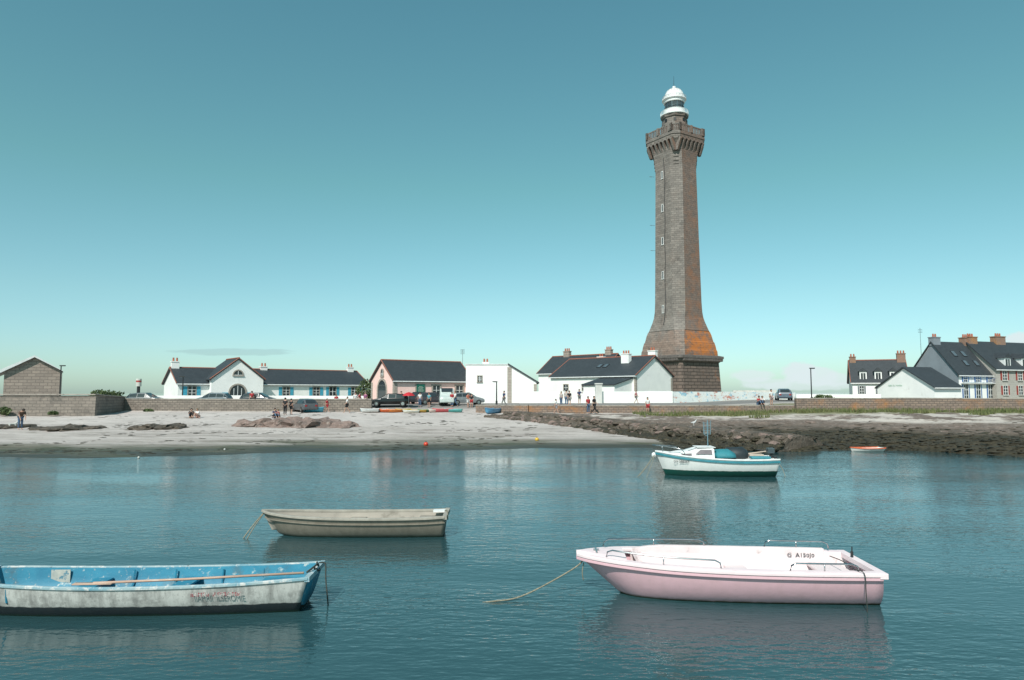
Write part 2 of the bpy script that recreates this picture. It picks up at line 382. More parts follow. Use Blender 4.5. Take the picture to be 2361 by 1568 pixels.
def house(label,x,y,rot,L,D,z0,h,r,wall,wins=(),chims=(),ov=.25,name='house',cat='house',ridge=True,roofm=slate,skylights=()):
    h-=z0; r-=z0
    rt=root(name,(x,y,z0),rot,label,cat)
    b=B(); b.prismx([(0,-1),(D,-1),(D,h),(D/2,r),(0,h)],0,L); b.obj('wall',wall,rt)
    s=(r-h)/(D/2); t=.16
    b=B(); b.prismx([(-ov,h-ov*s+.02),(D/2,r+.02),(D+ov,h-ov*s+.02),(D+ov,h-ov*s+t),(D/2,r+t+.04),(-ov,h-ov*s+t)],-ov,L+ov)
    if ridge:
        b.tube([(-ov,D/2,r+t+.05),(L+ov,D/2,r+t+.05)],.09,8,1)
        for xx in (-ov-.03,L+ov-.04):
            for sg in (0,1):
                y0=-ov if sg==0 else D+ov
                b.tube([(xx+.03,y0,h-ov*s+t+.01),(xx+.03,D/2,r+t+.05)],.055,6,1)
    ro=b.obj('roof',[roofm,tile],rt)
    b=B(); b.tube([(-ov,-ov-.05,h-ov*s+.03),(L+ov,-ov-.05,h-ov*s+.03)],.07,8); b.obj('gutter',whitep,rt)
    for (cx,cy,zt,w,d,mt,n) in chims: chimney(ro,cx,cy,h+(r-h)*max(0,1-abs(cy-D/2)/(D/2))-.4,zt-z0,w,d,mt,n)
    for (u,k) in skylights:
        yy=D/2*k; zz=h+(r-h)*k+t+.04; b=B(); ang=math.atan(s)
        M=Matrix.Translation((u,yy,zz))@Matrix.Rotation(ang,4,'X'); b.box(-.35,.35,-.5,.5,-.02,.06,0,M); b.box(-.28,.28,-.43,.43,.06,.075,1,M); b.obj('skylight',[darkw,MSKY],rt)
    FR={'f':((0,0),(1,0),(0,-1)),'l':((0,D),(0,-1),(-1,0)),'r':((L,0),(0,1),(1,0))}
    for w_ in wins:
        kw=dict(w_[5]) if len(w_)>5 else {}
        window(rt,FR[w_[0]],w_[1],w_[2],w_[3],w_[4],**kw)
    return rt,ro
MSKY=paint((.10,.13,.15),.25)
d2=math.radians
# white house with blue shutters
xb,yb=X(410,84),84.
WB=dict(surround=quoin,shut=blue,shw=.45,fw=.1)
wins=[('f',1.6,.8,.85,1.2,WB)]+[('f',u,.8,.85,1.15,WB) for u in (13.4,17.6)]+[('f',20.0,.1,.9,1.9,dict(surround=quoin,shut=blue,door=True,shw=.4,fw=.1))]+[('f',u,.8,.85,1.15,WB) for u in (23.3,)]
rb,ro=house('long white house with blue shutters and slate roof',xb,yb,d2(38),25.3,8,2.25,4.6,6.5,white,wins,
   [(.4,4,7.5,.9,.6,white,2),(11.6,4,7.1,.9,.6,white,2),(24.4,4,7.3,.9,.6,white,2)])
b=B(); b.prismy([(3.6,-1),(10,-1),(10,2.95),(6.8,5.45),(3.6,2.95)],-1.0,-.001); b.obj('wall',white,rb)
b=B(); s=(5.45-2.95)/3.2; b.prismy([(3.35,2.95-.25*s+.02),(6.8,5.47),(10.25,2.95-.25*s+.02),(10.25,2.95-.25*s+.17),(6.8,5.64),(3.35,2.95-.25*s+.17)],-1.2,4.6)
b.tube([(6.8,-1.25,5.68),(6.8,4.4,5.68)],.09,8,1); b.tube([(3.35,-1.2,2.95),(6.8,-1.2,5.66)],.06,6,1); b.tube([(10.25,-1.2,2.95),(6.8,-1.2,5.66)],.06,6,1)
b.obj('roof',[slate,tile],rb)
FRp=((0,-1.0),(1,0),(0,-1))
window(rb,FRp,6.8,.1,1.9,2.1,surround=quoin,shut=blue,arch=True,door=True,fw=.2,shw=.75)
window(rb,FRp,6.8,3.45,1.1,.6,surround=quoin,arch=True,fw=.14)
# pink house
QP=dict(surround=quoin,fw=.2)
wins=[('f',3.6,.1,1.0,2.0,dict(surround=quoin,fw=.2,door=True)),('f',5.9,.4,1.0,1.7,QP),('f',9.3,.4,1.0,1.7,QP),('l',3.4,3.35,.7,.8,dict(surround=quoin,arch=True,fw=.15))]
rc,ro=house('pink house with granite quoins, arched doorway, slate roof',X(908,84),84,d2(35),11.25,6.8,2.25,5.0,7.45,pink,wins,[])
for (x0,x1_,y0,y1) in ((-.04,.45,-.04,.3),(10.8,11.29,-.04,.3),(-.04,.3,6.35,6.84)):
    b=B(); b.box(x0,x1_,y0,y1,-.5,2.55); b.obj('quoin',quoin,rc)
b=B(); b.box(.46,10.79,-.03,.2,2.45,2.68); b.obj('cornice',quoin,rc)
FRl=((0,6.8),(0,-1),(-1,0))
window(rc,FRl,3.4,.0,2.5,2.8,surround=quoin,arch=True,bars=False,door=True,fw=.28)
b=B(); FRf=((0,0),(1,0),(0,-1)); gx=3.6
fbox(b,FRf,gx-.55,gx+.55,1.0,2.3,.1,.16); sg=b.obj('sign',paint((.01,.13,.09),.5),rc,label='dark green notice board on pink wall')
wl=paint((.8,.8,.7),.6)
for i,wd in enumerate((.3,.42,.36,.42,.3,.4,.24)):
    b=B(); fbox(b,FRf,gx-wd,gx+wd,1.12+i*.14,1.15+i*.14,.161,.166); b.obj('lettering',wl,sg)
# white harbour building
d=86.; rt=root('house',(X(1074,d),d,2.25),0,'plain white building with sloping side and stone quoins','house')
x1=X(1172,d)-X(1074,d); x2=X(1237,d)-X(1074,d); t1=Z(841,d)-2.25; t2=Z(881,d)-2.25
b=B(); b.prismy([(0,-1),(x2,-1),(x2,t2),(x1,t1),(0,t1)],0,8); b.obj('wall',white,rt)
b=B(); sl=(t1-t2)/(x2-x1); b.prismy([(x1-.05,t1+.02),(x2+.35,t2-.35*sl+.02),(x2+.35,t2-.35*sl+.2),(x1-.05,t1+.2)],-.2,8.2); b.box(-.1,x1-.05,-.1,8.1,t1+.01,t1+.1,1)
ro=b.obj('roof',[slate,whitep],rt)
b=B(); b.box(x1-.12,x1+.42,-.03,.2,-.5,t1-.3); b.obj('quoin',quoin,rt)
b=B(); b.box(x2-.35,x2+.03,-.03,.3,-.5,t2-.25); b.obj('quoin',quoin,rt)
fr=((0,0),(1,0),(0,-1)); window(rt,fr,1.75,2.6,.5,.7,surround=quoin,fw=.1)
chimney(ro,2.3,5,t1,t1+.55,.8,.5,white,2)
# keepers quarters
xe,ye=X(1465,92),92.; a=-45; La=15.2
ox=xe-La*math.cos(d2(-a)); oy=ye+La*math.sin(d2(-a))
WE=dict(surround=quoin,fw=.1)
re_,ro=house('white keepers house with slate roof and white gable',ox,oy,d2(a),La,9.2,2.35,5.8,8.45,white,
  [('f',u,1.0,.8,1.3,WE) for u in (3,6.5)],[(11.5,3.2,9.0,1.3,.7,white,3),(5.3,5.5,8.9,1.1,.6,white,2),(14.6,5.2,9.4,1.2,.6,white,2)],skylights=((7.5,.5),(8.6,.5)))
b=B(); b.prismx([(-4,-1),(-.001,-1),(-.001,3.0),(-4,2.1)],9.5,La-.5); b.obj('wall',white,re_)
b=B(); b.prismx([(-4.2,2.1),(-.01,3.05),(-.01,3.2),(-4.2,2.25)],9.3,La-.3); b.obj('roof',slate,re_)
FRr=((La,0),(0,1),(1,0))
for u0,u1 in ((-.02,.4),(8.8,9.22)):
    b=B(); fbox(b,FRr,u0,u1,-.5,3.2,-.2,.03); b.obj('quoin',quoin,re_)
house('slate roofed keepers block with red chimney pots',ox-1.5,oy+9,d2(a),13,7.5,2.5,6.6,9.3,white,[],[(3,3.75,10.3,1.2,.6,stone,3),(11.5,3.75,10.2,1.1,.6,stone,3)])
# right-hand houses
WR=dict(surround=paint((.6,.6,.58),.7),shut=paint((.16,.18,.2),.6),fw=.05,shw=.22)
r1,ro=house('white terraced house with slate roof and dormers',X(1966,108),108,d2(-22),7.7,6.5,2.4,5.15,8.5,white,
  [('f',u,.9,.55,1.2,WR) for u in (1.3,3.8,6.4)],[(.4,3.2,9.3,.9,.7,brickm,2),(7.3,3.2,9.7,1.2,.8,brickm,3)])
for u in (1.6,3.7,5.8):
    b=B(); b.box(u-.5,u+.5,.3,2.2,2.7,4.4); b.box(u-.33,u+.33,.27,.3,3.1,4.15,1); b.box(u-.03,u+.03,.25,.27,3.1,4.15,0)
    b.prismy([(u-.65,4.4),(u+.65,4.4),(u,4.95)],.15,2.7,2); b.obj('dormer',[white,glass,slate],r1)
r2,ro=house('low white gabled annex with slate roof',X(2155,85),85,d2(20),4.6,8.4,2.4,4.15,6.65,white,[],[],ridge=False)
text(r2,'ABRI DU MARIN',.3,(-.03,5.6,2.0),(d2(90),0,d2(-90)),paint((.35,.55,.42)))
BL=dict(surround=whitep,shut=blue2,fw=.06,shw=.2)
r3,ro=house('tall grey gabled house with slate roof, blue doors',X(2212,90),90,d2(20),7.0,7.2,2.4,5.95,10.3,white,
  [('f',u,.05,.8,2.1,dict(surround=whitep,shut=blue2,door=True,fw=.06,shw=.2)) for u in (1.2,3.5,5.8)]+[('f',u,2.5,.7,.9,BL) for u in (1.2,3.5,5.8)],
  [(.5,3.6,11.1,1.3,.8,greyr,2),(6.7,3.6,11.2,1.9,.9,brickm,4)],ridge=False,skylights=((2.2,.6),(4.0,.6),(2.9,.3),(4.9,.3)))
b=B(); FRl3=((0,7.2),(0,-1),(-1,0)); fpoly(b,FRl3,[(0,-1),(7.2,-1),(7.2,3.5),(3.6,7.8),(0,3.5)],.005,.05); b.obj('gable',greyr,r3)
b=B(); fbox(b,((0,0),(1,0),(0,-1)),.3,6.7,2.28,2.36,0,.5,1)
for i in range(24): fbox(b,((0,0),(1,0),(0,-1)),.3+i*.275,.32+i*.275,2.36,3.0,.48,.5)
fbox(b,((0,0),(1,0),(0,-1)),.3,6.7,3.0,3.04,.46,.51); b.obj('balcony',[blue2,whitep],r3)
redp=paint((.30,.05,.04),.6); RD=dict(surround=paint((.6,.58,.54),.8),shut=redp,fw=.1,shw=.28)
ox4=X(2299,91.5)
r4,ro=house('granite house with red shutters and slate roof',ox4,91.5,d2(20),13,8,2.4,6.7,10.5,stoneg,
  [('f',u,z_,.8,1.2,RD) for u in (1.6,4.6,7.6,10.6) for z_ in (.8,2.75)],[(.9,4,11.3,1.7,.9,brickm,3),(6.5,4,11.5,1.9,.9,brickm,3)],ridge=False)
for u in (2.8,6.2,9.6):
    b=B(); b.box(u-.6,u+.6,.3,2.4,4.2,5.8); b.box(u-.4,u+.4,.27,.3,4.6,5.6,1); b.box(u-.03,u+.03,.25,.27,4.6,5.6,0)
    b.prismy([(u-.8,5.8),(u+.8,5.8),(u,6.5)],.15,3.2,2); b.obj('dormer',[whitep,glass,slate],r4)
# stone shed far left
xr=X(140,82); an=d2(33); w=5.55
xl=xr-w*math.cos(an); yl=82-w*math.sin(an)
rt=root('shed',(xl,yl,2.2),an,'granite block shed with pale roof edge','shed')
e=Z(856,82)-2.2; t=Z(824,80.5)-2.2; pk=2.8
b=B(); b.prismy([(0,-1),(w,-1),(w,e),(pk,t),(0,e)],0,9); b.obj('wall',stone,rt)
s=(t-e)/pk; zinc=MN('zinc',(.74,.76,.75),(.62,.64,.63),scale=2,rough=.6)
b=B(); b.prismy([(-2.2,e-2.2*s-.15),(pk-.1,t-.06),(pk,t+.02),(w+.1,e+.0),(w+.1,e+.08),(pk,t+.24),(-2.2,e-2.2*s+.32)],-.4,-.012); b.prismy([(-2.2,e-2.2*s+.02),(pk,t+.02),(w+.1,e+.0),(w+.1,e+.08),(pk,t+.2),(-2.2,e-2.2*s+.3)],-.01,9); b.obj('roof',zinc,rt)
# ---------------------------------------------------------------- walls
def wallobj(label,pts,th,zb,mat,coping=None,name='wall'):
    b=B()
    for (x0,y0,z0),(x1,y1,z1) in zip(pts,pts[1:]):
        v=Vector((x1-x0,y1-y0)); n=max(1,int(v.length/1.2)); nn=Vector((-v.y,v.x)).normalized()*th/2
        rings=[];rc_=[]
        for i in range(n+1):
            k=i/n; x=x0+v.x*k;y=y0+v.y*k; zt=z0+(z1-z0)*k+ .035*noise.noise(Vector((x*1.3,y,0)))
            rings.append([(x-nn.x,y-nn.y,zb),(x-nn.x,y-nn.y,zt),(x+nn.x,y+nn.y,zt),(x+nn.x,y+nn.y,zb)])
            m_=1.12; rc_.append([(x-nn.x*m_,y-nn.y*m_,zt+.002),(x-nn.x*m_,y-nn.y*m_,zt+.1),(x+nn.x*m_,y+nn.y*m_,zt+.1),(x+nn.x*m_,y+nn.y*m_,zt+.002)])
        b.loft(rings,0)
        if coping: b.loft(rc_,1)
    b.obj(name,[mat,coping or mat],label=label,category='wall')
cop=MN('coping_stone',(.36,.32,.28),(.25,.22,.195),scale=1.5,rough=.9,spots=[((.13,.115,.1),3,.55,.7)])
b=B(); x0=-95;x1=X(220,68); sk=-1.5
b.loft([[(x,68.,0.3),(x,68.12,3.2+.04*noise.noise(Vector((x,0,0)))),(x+sk,75.9,2.95),(x+sk,76,.3)] for x in lin(x0,x1,1.5)+[x1]],0)
b.box(x0,x1+.05,67.95,68.5,3.26,3.36,1); b.loft([[(x1-.4,68.52,3.22),(x1-.4,68.52,3.34),(x1+.05,68.52,3.34),(x1+.05,68.52,3.22)],[(x1-.4+sk,76,2.96),(x1-.4+sk,76,3.06),(x1+.05+sk,76,3.06),(x1+.05+sk,76,2.96)]],1)
b.obj('sea_wall',[conc,cop],label='high weathered stone sea wall beside beach',category='wall')
wallobj('low granite sea wall above the sand',[(x1+sk+.1,75.9,2.75),(X(600,75.5),75.4,2.7),(X(858,75),75,2.72)],.5,.8,seawall,cop)
wallobj('low granite quay wall behind the stone jetty',[(X(1100,74),74.,2.1),(X(1220,71),70.8,2.12),(X(1560,69.5),69.5,2.12),(X(1838,69),69,2.15)],.5,.6,seawallL,cop)
wallobj('lichen covered granite wall above grassy bank',[(X(1833,68.5),68.5,2.85),(X(2080,68),68,2.88),(X(2361,67),67,2.85),(70,66,2.85)],.55,.9,seawallL,cop)
wallobj('long white garden wall in front of house',[(X(320,79.5),79.5,3.17),(X(600,80),80,3.14),(X(845,80),80.2,3.1)],.3,1.5,white)
wallobj('whitewashed perimeter wall below lighthouse',[(X(1197,85),85,3.63),(X(1380,85),85,3.63),(X(1550,86),86,3.68)],.35,1.5,white)
wallobj('faded painted mural wall',[(X(1551,86.2),86.2,3.62),(X(1700,88),88,3.6),(X(1832,89),89,3.5)],.35,1.5,mural)
wallobj('pale wall beside houses',[(X(1835,92),92,3.25),(X(2030,90),90,3.25)],.3,1.5,white)
wallobj('pale distant building wall beside lighthouse',[(X(1690,150),150,3.95),(X(1790,150),150,4.0)],.3,1.5,whiteold)
b=B(); x=X(1380,84.6); b.box(x-.4,x+.4,84.2,85,1.5,4.5); b.box(x-.46,x+.46,84.1,85.1,4.5,4.65); b.obj('gate_pillar',whiteold,label='rendered gate pillar set in white wall',category='pillar')
b=B(); xs0=X(1290,69.8)
for i in range(4): b.box(xs0+i*.02,xs0+2.6-i*.02,69.1-.3*(3-i)+.0,69.99+.005*i,1.0+.0,1.35+i*.22)
b.obj('steps',seawallL,label='short flight of stone steps by quay wall',category='steps')
# ---------------------------------------------------------------- lighthouse
LX,LY=X(1567,135),135.; LZ=2.6
rt=root('lighthouse',(LX,LY,LZ),math.atan2(-LY,-LX)-d2(225)-d2(-2),'tall square granite lighthouse with orange lichen and white lantern','lighthouse')
sc=LY/F*1.02
def csq(e,z,c=1.5,k=1.):
    e=e*sc; a=(e+c*.7071)/1.4142
    q=a-c
    return [(x,y,z) for x,y in ((a,-q),(a,q),(q,a),(-q,a),(-a,q),(-a,-q),(-q,-a),(q,-a))]
def lz(py): return Z(py,LY,1560)-LZ
b=B(); b.loft([csq(91,-1,.6),csq(90,lz(900),.6),csq(86,lz(838),.6)]); b.obj('plinth',plinthm,rt)
b=B(); b.loft([csq(87,lz(838)+.01,.6),csq(92,lz(834),.6),csq(92,lz(831),.6),csq(97,lz(829),.6),csq(97,lz(824),.6),csq(88,lz(822),.6)])
for side in range(4):
    M=Matrix.Rotation(side*math.pi/2,4,'Z'); a_=(92*sc+.42)/1.4142
    for i in range(24):
        x=-a_+.7+(2*a_-1.4)*i/23; b.box(x-.14,x+.14,a_-.2,a_+.32,lz(835),lz(830),0,M)
b.obj('cornice',MN('cornice_granite',(.15,.13,.12),(.09,.08,.075),scale=2,rough=.9),rt)
prof=[(822,84),(812,83),(808,81),(800,79.5),(792,77),(790,75),(775,71),(768,68),(766,66.5)]
b=B(); b.loft([csq(e,lz(py),1.2) for py,e in prof])
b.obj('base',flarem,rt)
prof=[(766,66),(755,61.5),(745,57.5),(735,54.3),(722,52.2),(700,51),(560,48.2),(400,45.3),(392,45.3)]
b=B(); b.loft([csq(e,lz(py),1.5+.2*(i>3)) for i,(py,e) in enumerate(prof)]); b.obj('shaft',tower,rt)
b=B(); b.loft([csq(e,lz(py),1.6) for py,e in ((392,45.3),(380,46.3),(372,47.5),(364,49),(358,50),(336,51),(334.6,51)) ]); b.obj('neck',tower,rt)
b=B()
def brk(M,hw,a0,a1,zt,zb,pw=1.):
    n=6; pr=[(a0-.5,zt),(a1,zt),(a1,zt-(zt-zb)*.14)]
    for i in range(1,n+1):
        t=i/n; pr.append((a1-(a1-a0+.02)*t**pw,zt-(zt-zb)*(.14+.86*t)))
    pr.append((a0-.5,zb))
    vs=[[M@Vector((x,y,z)) for y,z in pr] for x in (-hw,hw)]
    b.loft(vs)
HS=.97
for side in range(4):
    M=Matrix.Rotation(side*math.pi/2,4,'Z')
    a0=(48.5*sc+1.1)/1.4142; a1=(64*HS*sc+1.1)/1.4142
    for i in range(7):
        x=(-1+2*i/6)*(a0*.80)
        brk(M@Matrix.Translation((x*1.05,0,0)),.21,a0,a1,lz(338),lz(364))
    for i in range(6):
        x0_=(-1+2*i/6)*(a0*.80)*1.05; x1_=(-1+2*(i+1)/6)*(a0*.80)*1.05
        w_=(x1_-x0_)/2-.2; c_=(x0_+x1_)/2
        pts=[(c_-w_-.02,lz(342)),(c_-w_-.02,lz(334.7)),(c_+w_+.02,lz(334.7)),(c_+w_+.02,lz(342))]+[(c_+w_*math.cos(t*math.pi/6),lz(342)+w_*.85*math.sin(t*math.pi/6)) for t in range(1,6)]
        b.loft([[M@Vector((x,yy,z)) for x,z in pts] for yy in (a1-.35,a1-.02)])
    Mc=Matrix.Rotation(side*math.pi/2+math.pi/4,4,'Z')
    brk(Mc,.45,44*sc,65*HS*sc,lz(334.6),lz(368),.9)
    for (pt,pb,ee) in ((369,376,48.5),(378,385,47.6),(387,392,46.6)): b.box(-.5,.5,38*sc,ee*sc,lz(pb),lz(pt),0,Mc)
b.obj('corbels',tower,rt)
b=B(); b.loft([csq(e*HS,lz(py),1.2) for e,py in ((64,338),(66,334),(66,332),(68,330.5),(68,326),(66,325.5))]); b.obj('balcony',tower,rt)
b=B(); z0=lz(325.4); z1=lz(310); z2=lz(307.5)
def ringbox(e0,e1,za,zb,c=1.2):
    A=csq(e1,za,c);Bq=csq(e1,zb,c);Cq=csq(e0,zb,c);D=csq(e0,za,c)
    b.loft([A,Bq,Cq,D,A],0,True,False,False)
ringbox(63*HS,66*HS,z0,z0+.22); ringbox(63*HS,66.5*HS,z1,z2)
q=csq(65*HS,0,1.2)
for i in range(8):
    p0=Vector(q[i]);p1=Vector(q[(i+1)%8]); n=max(1,int((p1-p0).length/.42))
    for k in range(n+1):
        c=p0.lerp(p1,k/n); big=(k in(0,n)) or k%7==0
        r_=.22 if big else .085
        b.box(c.x-r_,c.x+r_,c.y-r_,c.y+r_,z0+.2,z2+.08 if big else z1)
b.obj('balustrade',tower,rt)
k_=.9
b=B(); b.lathe([(r*sc*k_,lz(py)) for r,py in ((34,326),(34,298),(36,296),(36,292),(32,291),(31,278),(34,276),(35,273),(35,271))],8);
for side in range(8):
    M=Matrix.Rotation(side*math.pi/4,4,'Z'); b.box(29.5*sc*k_,34.5*sc*k_,-.3,.3,lz(322),lz(296),0,M); b.box(28*sc*k_,32.2*sc*k_,-.25,.25,lz(288),lz(281),1,M)
b.obj('turret',[tower,darkw],rt)
sl_=sc*.9
b=B(); b.lathe([(r*sl_,lz(py)) for r,py in ((34,271),(36,270),(36,268),(27,267.9),(27,258),(27.5,256))],32)
b.obj('gallery',whitep,rt,smooth=False)
b=B()
b.tube([(35*sl_*math.cos(t*math.pi/20),35*sl_*math.sin(t*math.pi/20),lz(260)) for t in range(41)],.04,5)
for t in range(40): b.box(35*sl_-.025,35*sl_+.025,-.025,.025,lz(268),lz(259.5),0,Matrix.Rotation(t*math.pi/20,4,'Z'))
b.obj('railing',whitep,rt)
b=B(); b.lathe([(24.3*sl_,lz(257)),(24.3*sl_,lz(240))],24); lg=b.obj('lantern',MN('lantern_glass',(.025,.03,.035),(.07,.08,.085),scale=.6,rough=.12,bump=0),rt)
b=B()
for t in range(12): b.box(24.4*sl_-.05,25*sl_,-.03,.03,lz(257),lz(240),0,Matrix.Rotation(t*math.pi/6,4,'Z'))
b.lathe([(25.2*sl_,lz(249.5)),(25.2*sl_,lz(249.1))],24)
b.obj('glazing_bars',steel,lg)
b=B(); b.lathe([(r*sl_,lz(py)) for r,py in ((26,240.2),(27,239),(27,235),(31,233),(31,231),(25,230.8),(25,228),(24,222),(21,215.5),(16,210),(9,206.4),(5,205),(4,203),(5,202),(4,200),(1,199.3)) ],32); b.obj('dome',whitep,rt,smooth=False)
b=B()
for t in range(20): b.box(30*sl_-.04,30*sl_+.04,-.04,.04,lz(231),lz(225),0,Matrix.Rotation(t*math.pi/10,4,'Z'))
for t in range(16):
    a_=t*math.pi/8; b.tube([(r*sl_*math.cos(a_),r*sl_*math.sin(a_),lz(py)) for r,py in ((25.3,228),(24.3,222),(21.3,215.4),(16.3,209.7),(9.3,206))],.06,4)
b.tube([(30*sl_*math.cos(t*math.pi/16),30*sl_*math.sin(t*math.pi/16),lz(226)) for t in range(33)],.035,5); b.obj('railing',paint((.45,.47,.47),.4),rt)
b=B(); b.tube([(0,0,lz(199.5)),(0,0,lz(175))],.05,6,0,.02); b.obj('lightning_rod',darkw,rt)
for py in (410,485,560,638,715):
    e=45.3+(py-400)*(51-45.3)/300; a_=(e*sc+1.7*.7071)/1.4142
    fr=((-a_-.01,1.0),(0,-1),(-1,0)); z_=lz(py+9)
    window(rt,fr,0.9,z_,.36,1.4,surround=whitep,bars=False,fw=.08)
b=B(); pts=[]
for py in list(range(372,770,20)):
    e=interp(py,[(345,54),(392,46),(400,45.3),(560,48.2),(700,51),(725,51.8),(745,57),(766,66),(770,68)]); a_=(e*sc+1.7*.7071)/1.4142
    pts.append((-a_-.06,-.55+.08*math.sin(py*.07),lz(py)))
b.tube(pts,.06,5); b.obj('cable',darkw,rt)
for py in (408,520,578):
    e=47; a_=(e*sc+1.2)/1.4142
    b=B(); b.tube([(-a_+.2,a_-1.3,lz(py)),(-a_-.8,a_-1.,lz(py))],.03,5)
    for i in range(3): b.tube([(-a_-.3-.2*i,a_-1.3,lz(py)),(-a_-.3-.2*i,a_-.8,lz(py))],.015,4)
    b.obj('antenna',steel,rt)
# ---------------------------------------------------------------- rocks
rockmat=MN('beach_rock',(.25,.175,.15),(.15,.11,.095),scale=1.2,rough=.9,bump=1.,bd=.12,spots=[((.33,.28,.25),3,.55,.7),((.07,.055,.045),1.7,.55,.66)])
rockdk=MN('dark_rock',(.115,.09,.07),(.062,.05,.038),scale=1.2,rough=.85,bump=1.,bd=.1,spots=[((.19,.16,.135),4,.56,.7)])
weedm=MN('seaweed_rock',(.045,.036,.019),(.02,.017,.01),scale=2.5,rough=.6,bump=1.,bd=.1,spots=[((.095,.075,.035),5,.55,.7)])
def outcrop(label,px0,px1,pyt,pyb,mat,n=5):
    pc=(px0+px1)/2; x,y=hit(pc,pyb-3); wd=(px1-px0)/F*y; hh=(pyb-pyt)/F*y*.75
    b=B()
    for i in range(n):
        k=(i+.5)/n; cx=-wd/2+wd*k; m_=math.sin(math.pi*(.12+.76*k))
        b.blob((cx,R.uniform(.2,1.2),-.05),(wd/n*1.0,1.3*m_+.4,hh*(.55+.5*m_)*R.uniform(.75,1.1)),3,.55,1.3,R.random()*50,rz=R.uniform(-.2,.2))
    b.obj('rock',mat,loc=(x,y,H(x,y)),label=label,category='rock',smooth=False)
outcrop('broad reddish rock outcrop lying on sand',545,810,960,987,rockmat,7)
outcrop('dark rounded rock on wet sand',316,408,975,993,rockdk,4)
outcrop('low dark rock ledge on sand',72,208,979,994,rockdk,5)
outcrop('low dark rock ledge on sand beside dog',-20,40,977,991,rockdk,3)
# wrack lines of seaweed on the sand
b=B(); Rw=random.Random(11)
for i in range(1500):
    x=Rw.uniform(-44,2); s_y=interp(x,SH)
    band=Rw.choice((1.5,3.2,6.5,12.5,19,20,30)); y=s_y+band+Rw.gauss(0,.5+.05*band)+.9*math.sin(x*.22+band)
    if noise.noise(Vector((x*.2,band,1)))<-.05 or y>73 or y<s_y+.3: continue
    s_=Rw.uniform(.05,.15)
    b.blob((x,y,H(x,y)+.0),(s_*2.2,s_,s_*.22),1,.5,1.5,Rw.random()*99,rz=Rw.uniform(-.5,.5))
b.obj('wrack_seaweed',weedm,kind='stuff',label='dark seaweed clumps washed up on sand',category='seaweed')
# jetty
b=B(); n=60; rings=[]
Lj=(JB-JA).length
for i in range(n+1):
    t=i/n; c=JA+JD*Lj*t; zt=1.6-.75*t
    ring=[]
    for (o_,zz) in ((-3.3,-.6),(-2.2,.1+.5*(1-t)),(-1.3,zt-.05),(0,zt+.02),(1.2,zt-.03),(2.0,zt-.5),(3.,-.6)):
        q=c+JN*(o_+.35*noise.noise(Vector((t*22,o_,1)))); ring.append((q.x,q.y,zz+.14*noise.noise(Vector((t*30,o_*1.3,5)))))
    rings.append(ring)
b.loft(rings)
b.obj('jetty',rockdk,label='old rubble stone jetty running into the water',category='jetty')
b=B(); Rj=random.Random(3)
for i in range(1700):
    t=Rj.random(); o_=Rj.uniform(-3.4,1.6); zt=1.6-.75*t
    base=interp(o_,[(-3.4,0.0),(-2.2,.25+.35*(1-t)),(-1.3,zt-.12),(0,zt-.05),(1.6,zt-.2)])
    c=JA+JD*Lj*t+JN*o_; base=max(base,H(c.x,c.y)+.02) if o_<-1.6 else base
    s_=Rj.uniform(.12,.3)*(1.1 if o_<-1 else .7)
    b.blob((c.x,c.y,base),(s_*1.4,s_,s_*.65),2 if o_<-1 else 1,.5,1.2,Rj.random()*99,mi=(1 if base<.6+Rj.uniform(-.2,.2) else (0 if Rj.random()<.75 else 2)),rz=Rj.uniform(0,3))
b.obj('rubble_stones',[rockdk,weedm,rockmat],kind='stuff',label='rubble boulders heaped along the jetty',category='rocks')
b=B()
for i in range(3000):
    x=Rj.uniform(7,38); s_y=interp(x,SH); y=s_y+Rj.uniform(-1.2,1)+abs(Rj.gauss(0,4.8))
    if jside(x,y)<-3.2 or y>60:
        if not (10<x<18 and y<s_y+6): continue
    s_=Rj.uniform(.05,.16)
    zz=H(x,y); b.blob((x,y,zz),(s_*2.4,s_,s_*.34),2 if s_>.14 else 1,.55,1.2,Rj.random()*99,mi=0 if zz<.95+Rj.uniform(-.15,.2) else Rj.choice((1,1,1,2)),rz=Rj.uniform(-.4,.4))
b.obj('shore_stones',[weedm,rockdk,rockmat],kind='stuff',label='seaweed covered stones along the rocky shore',category='rocks')
# grass
grassm=MN('grass_blades',(.085,.115,.035),(.15,.15,.06),scale=.8,rough=.8,bump=0)
b=B(); Rg=random.Random(5); cnt=0
while cnt<7000:
    x=Rg.uniform(12,56); y=Rg.uniform(61,68.2)
    if noise.noise(Vector((x*.25,y*.6,2)))<-.12+.5*(1-ss(62,66,y)): continue
    z0=H(x,y); h_=Rg.uniform(.15,.5); a_=Rg.uniform(0,6.28); w_=.05; l_=Rg.uniform(-.15,.15)
    b.add([(x-w_*math.cos(a_),y-w_*math.sin(a_),z0-.03),(x+w_*math.cos(a_),y+w_*math.sin(a_),z0-.03),(x+l_,y+l_*.5,z0+h_)],[(0,1,2)]); cnt+=1
b.obj('grass_tufts',grassm,kind='stuff',label='green grass tufts on the bank',category='grass')
leafm=MN('shrub_leaves',(.045,.075,.025),(.09,.12,.04),scale=1.5,rough=.7,bump=0)
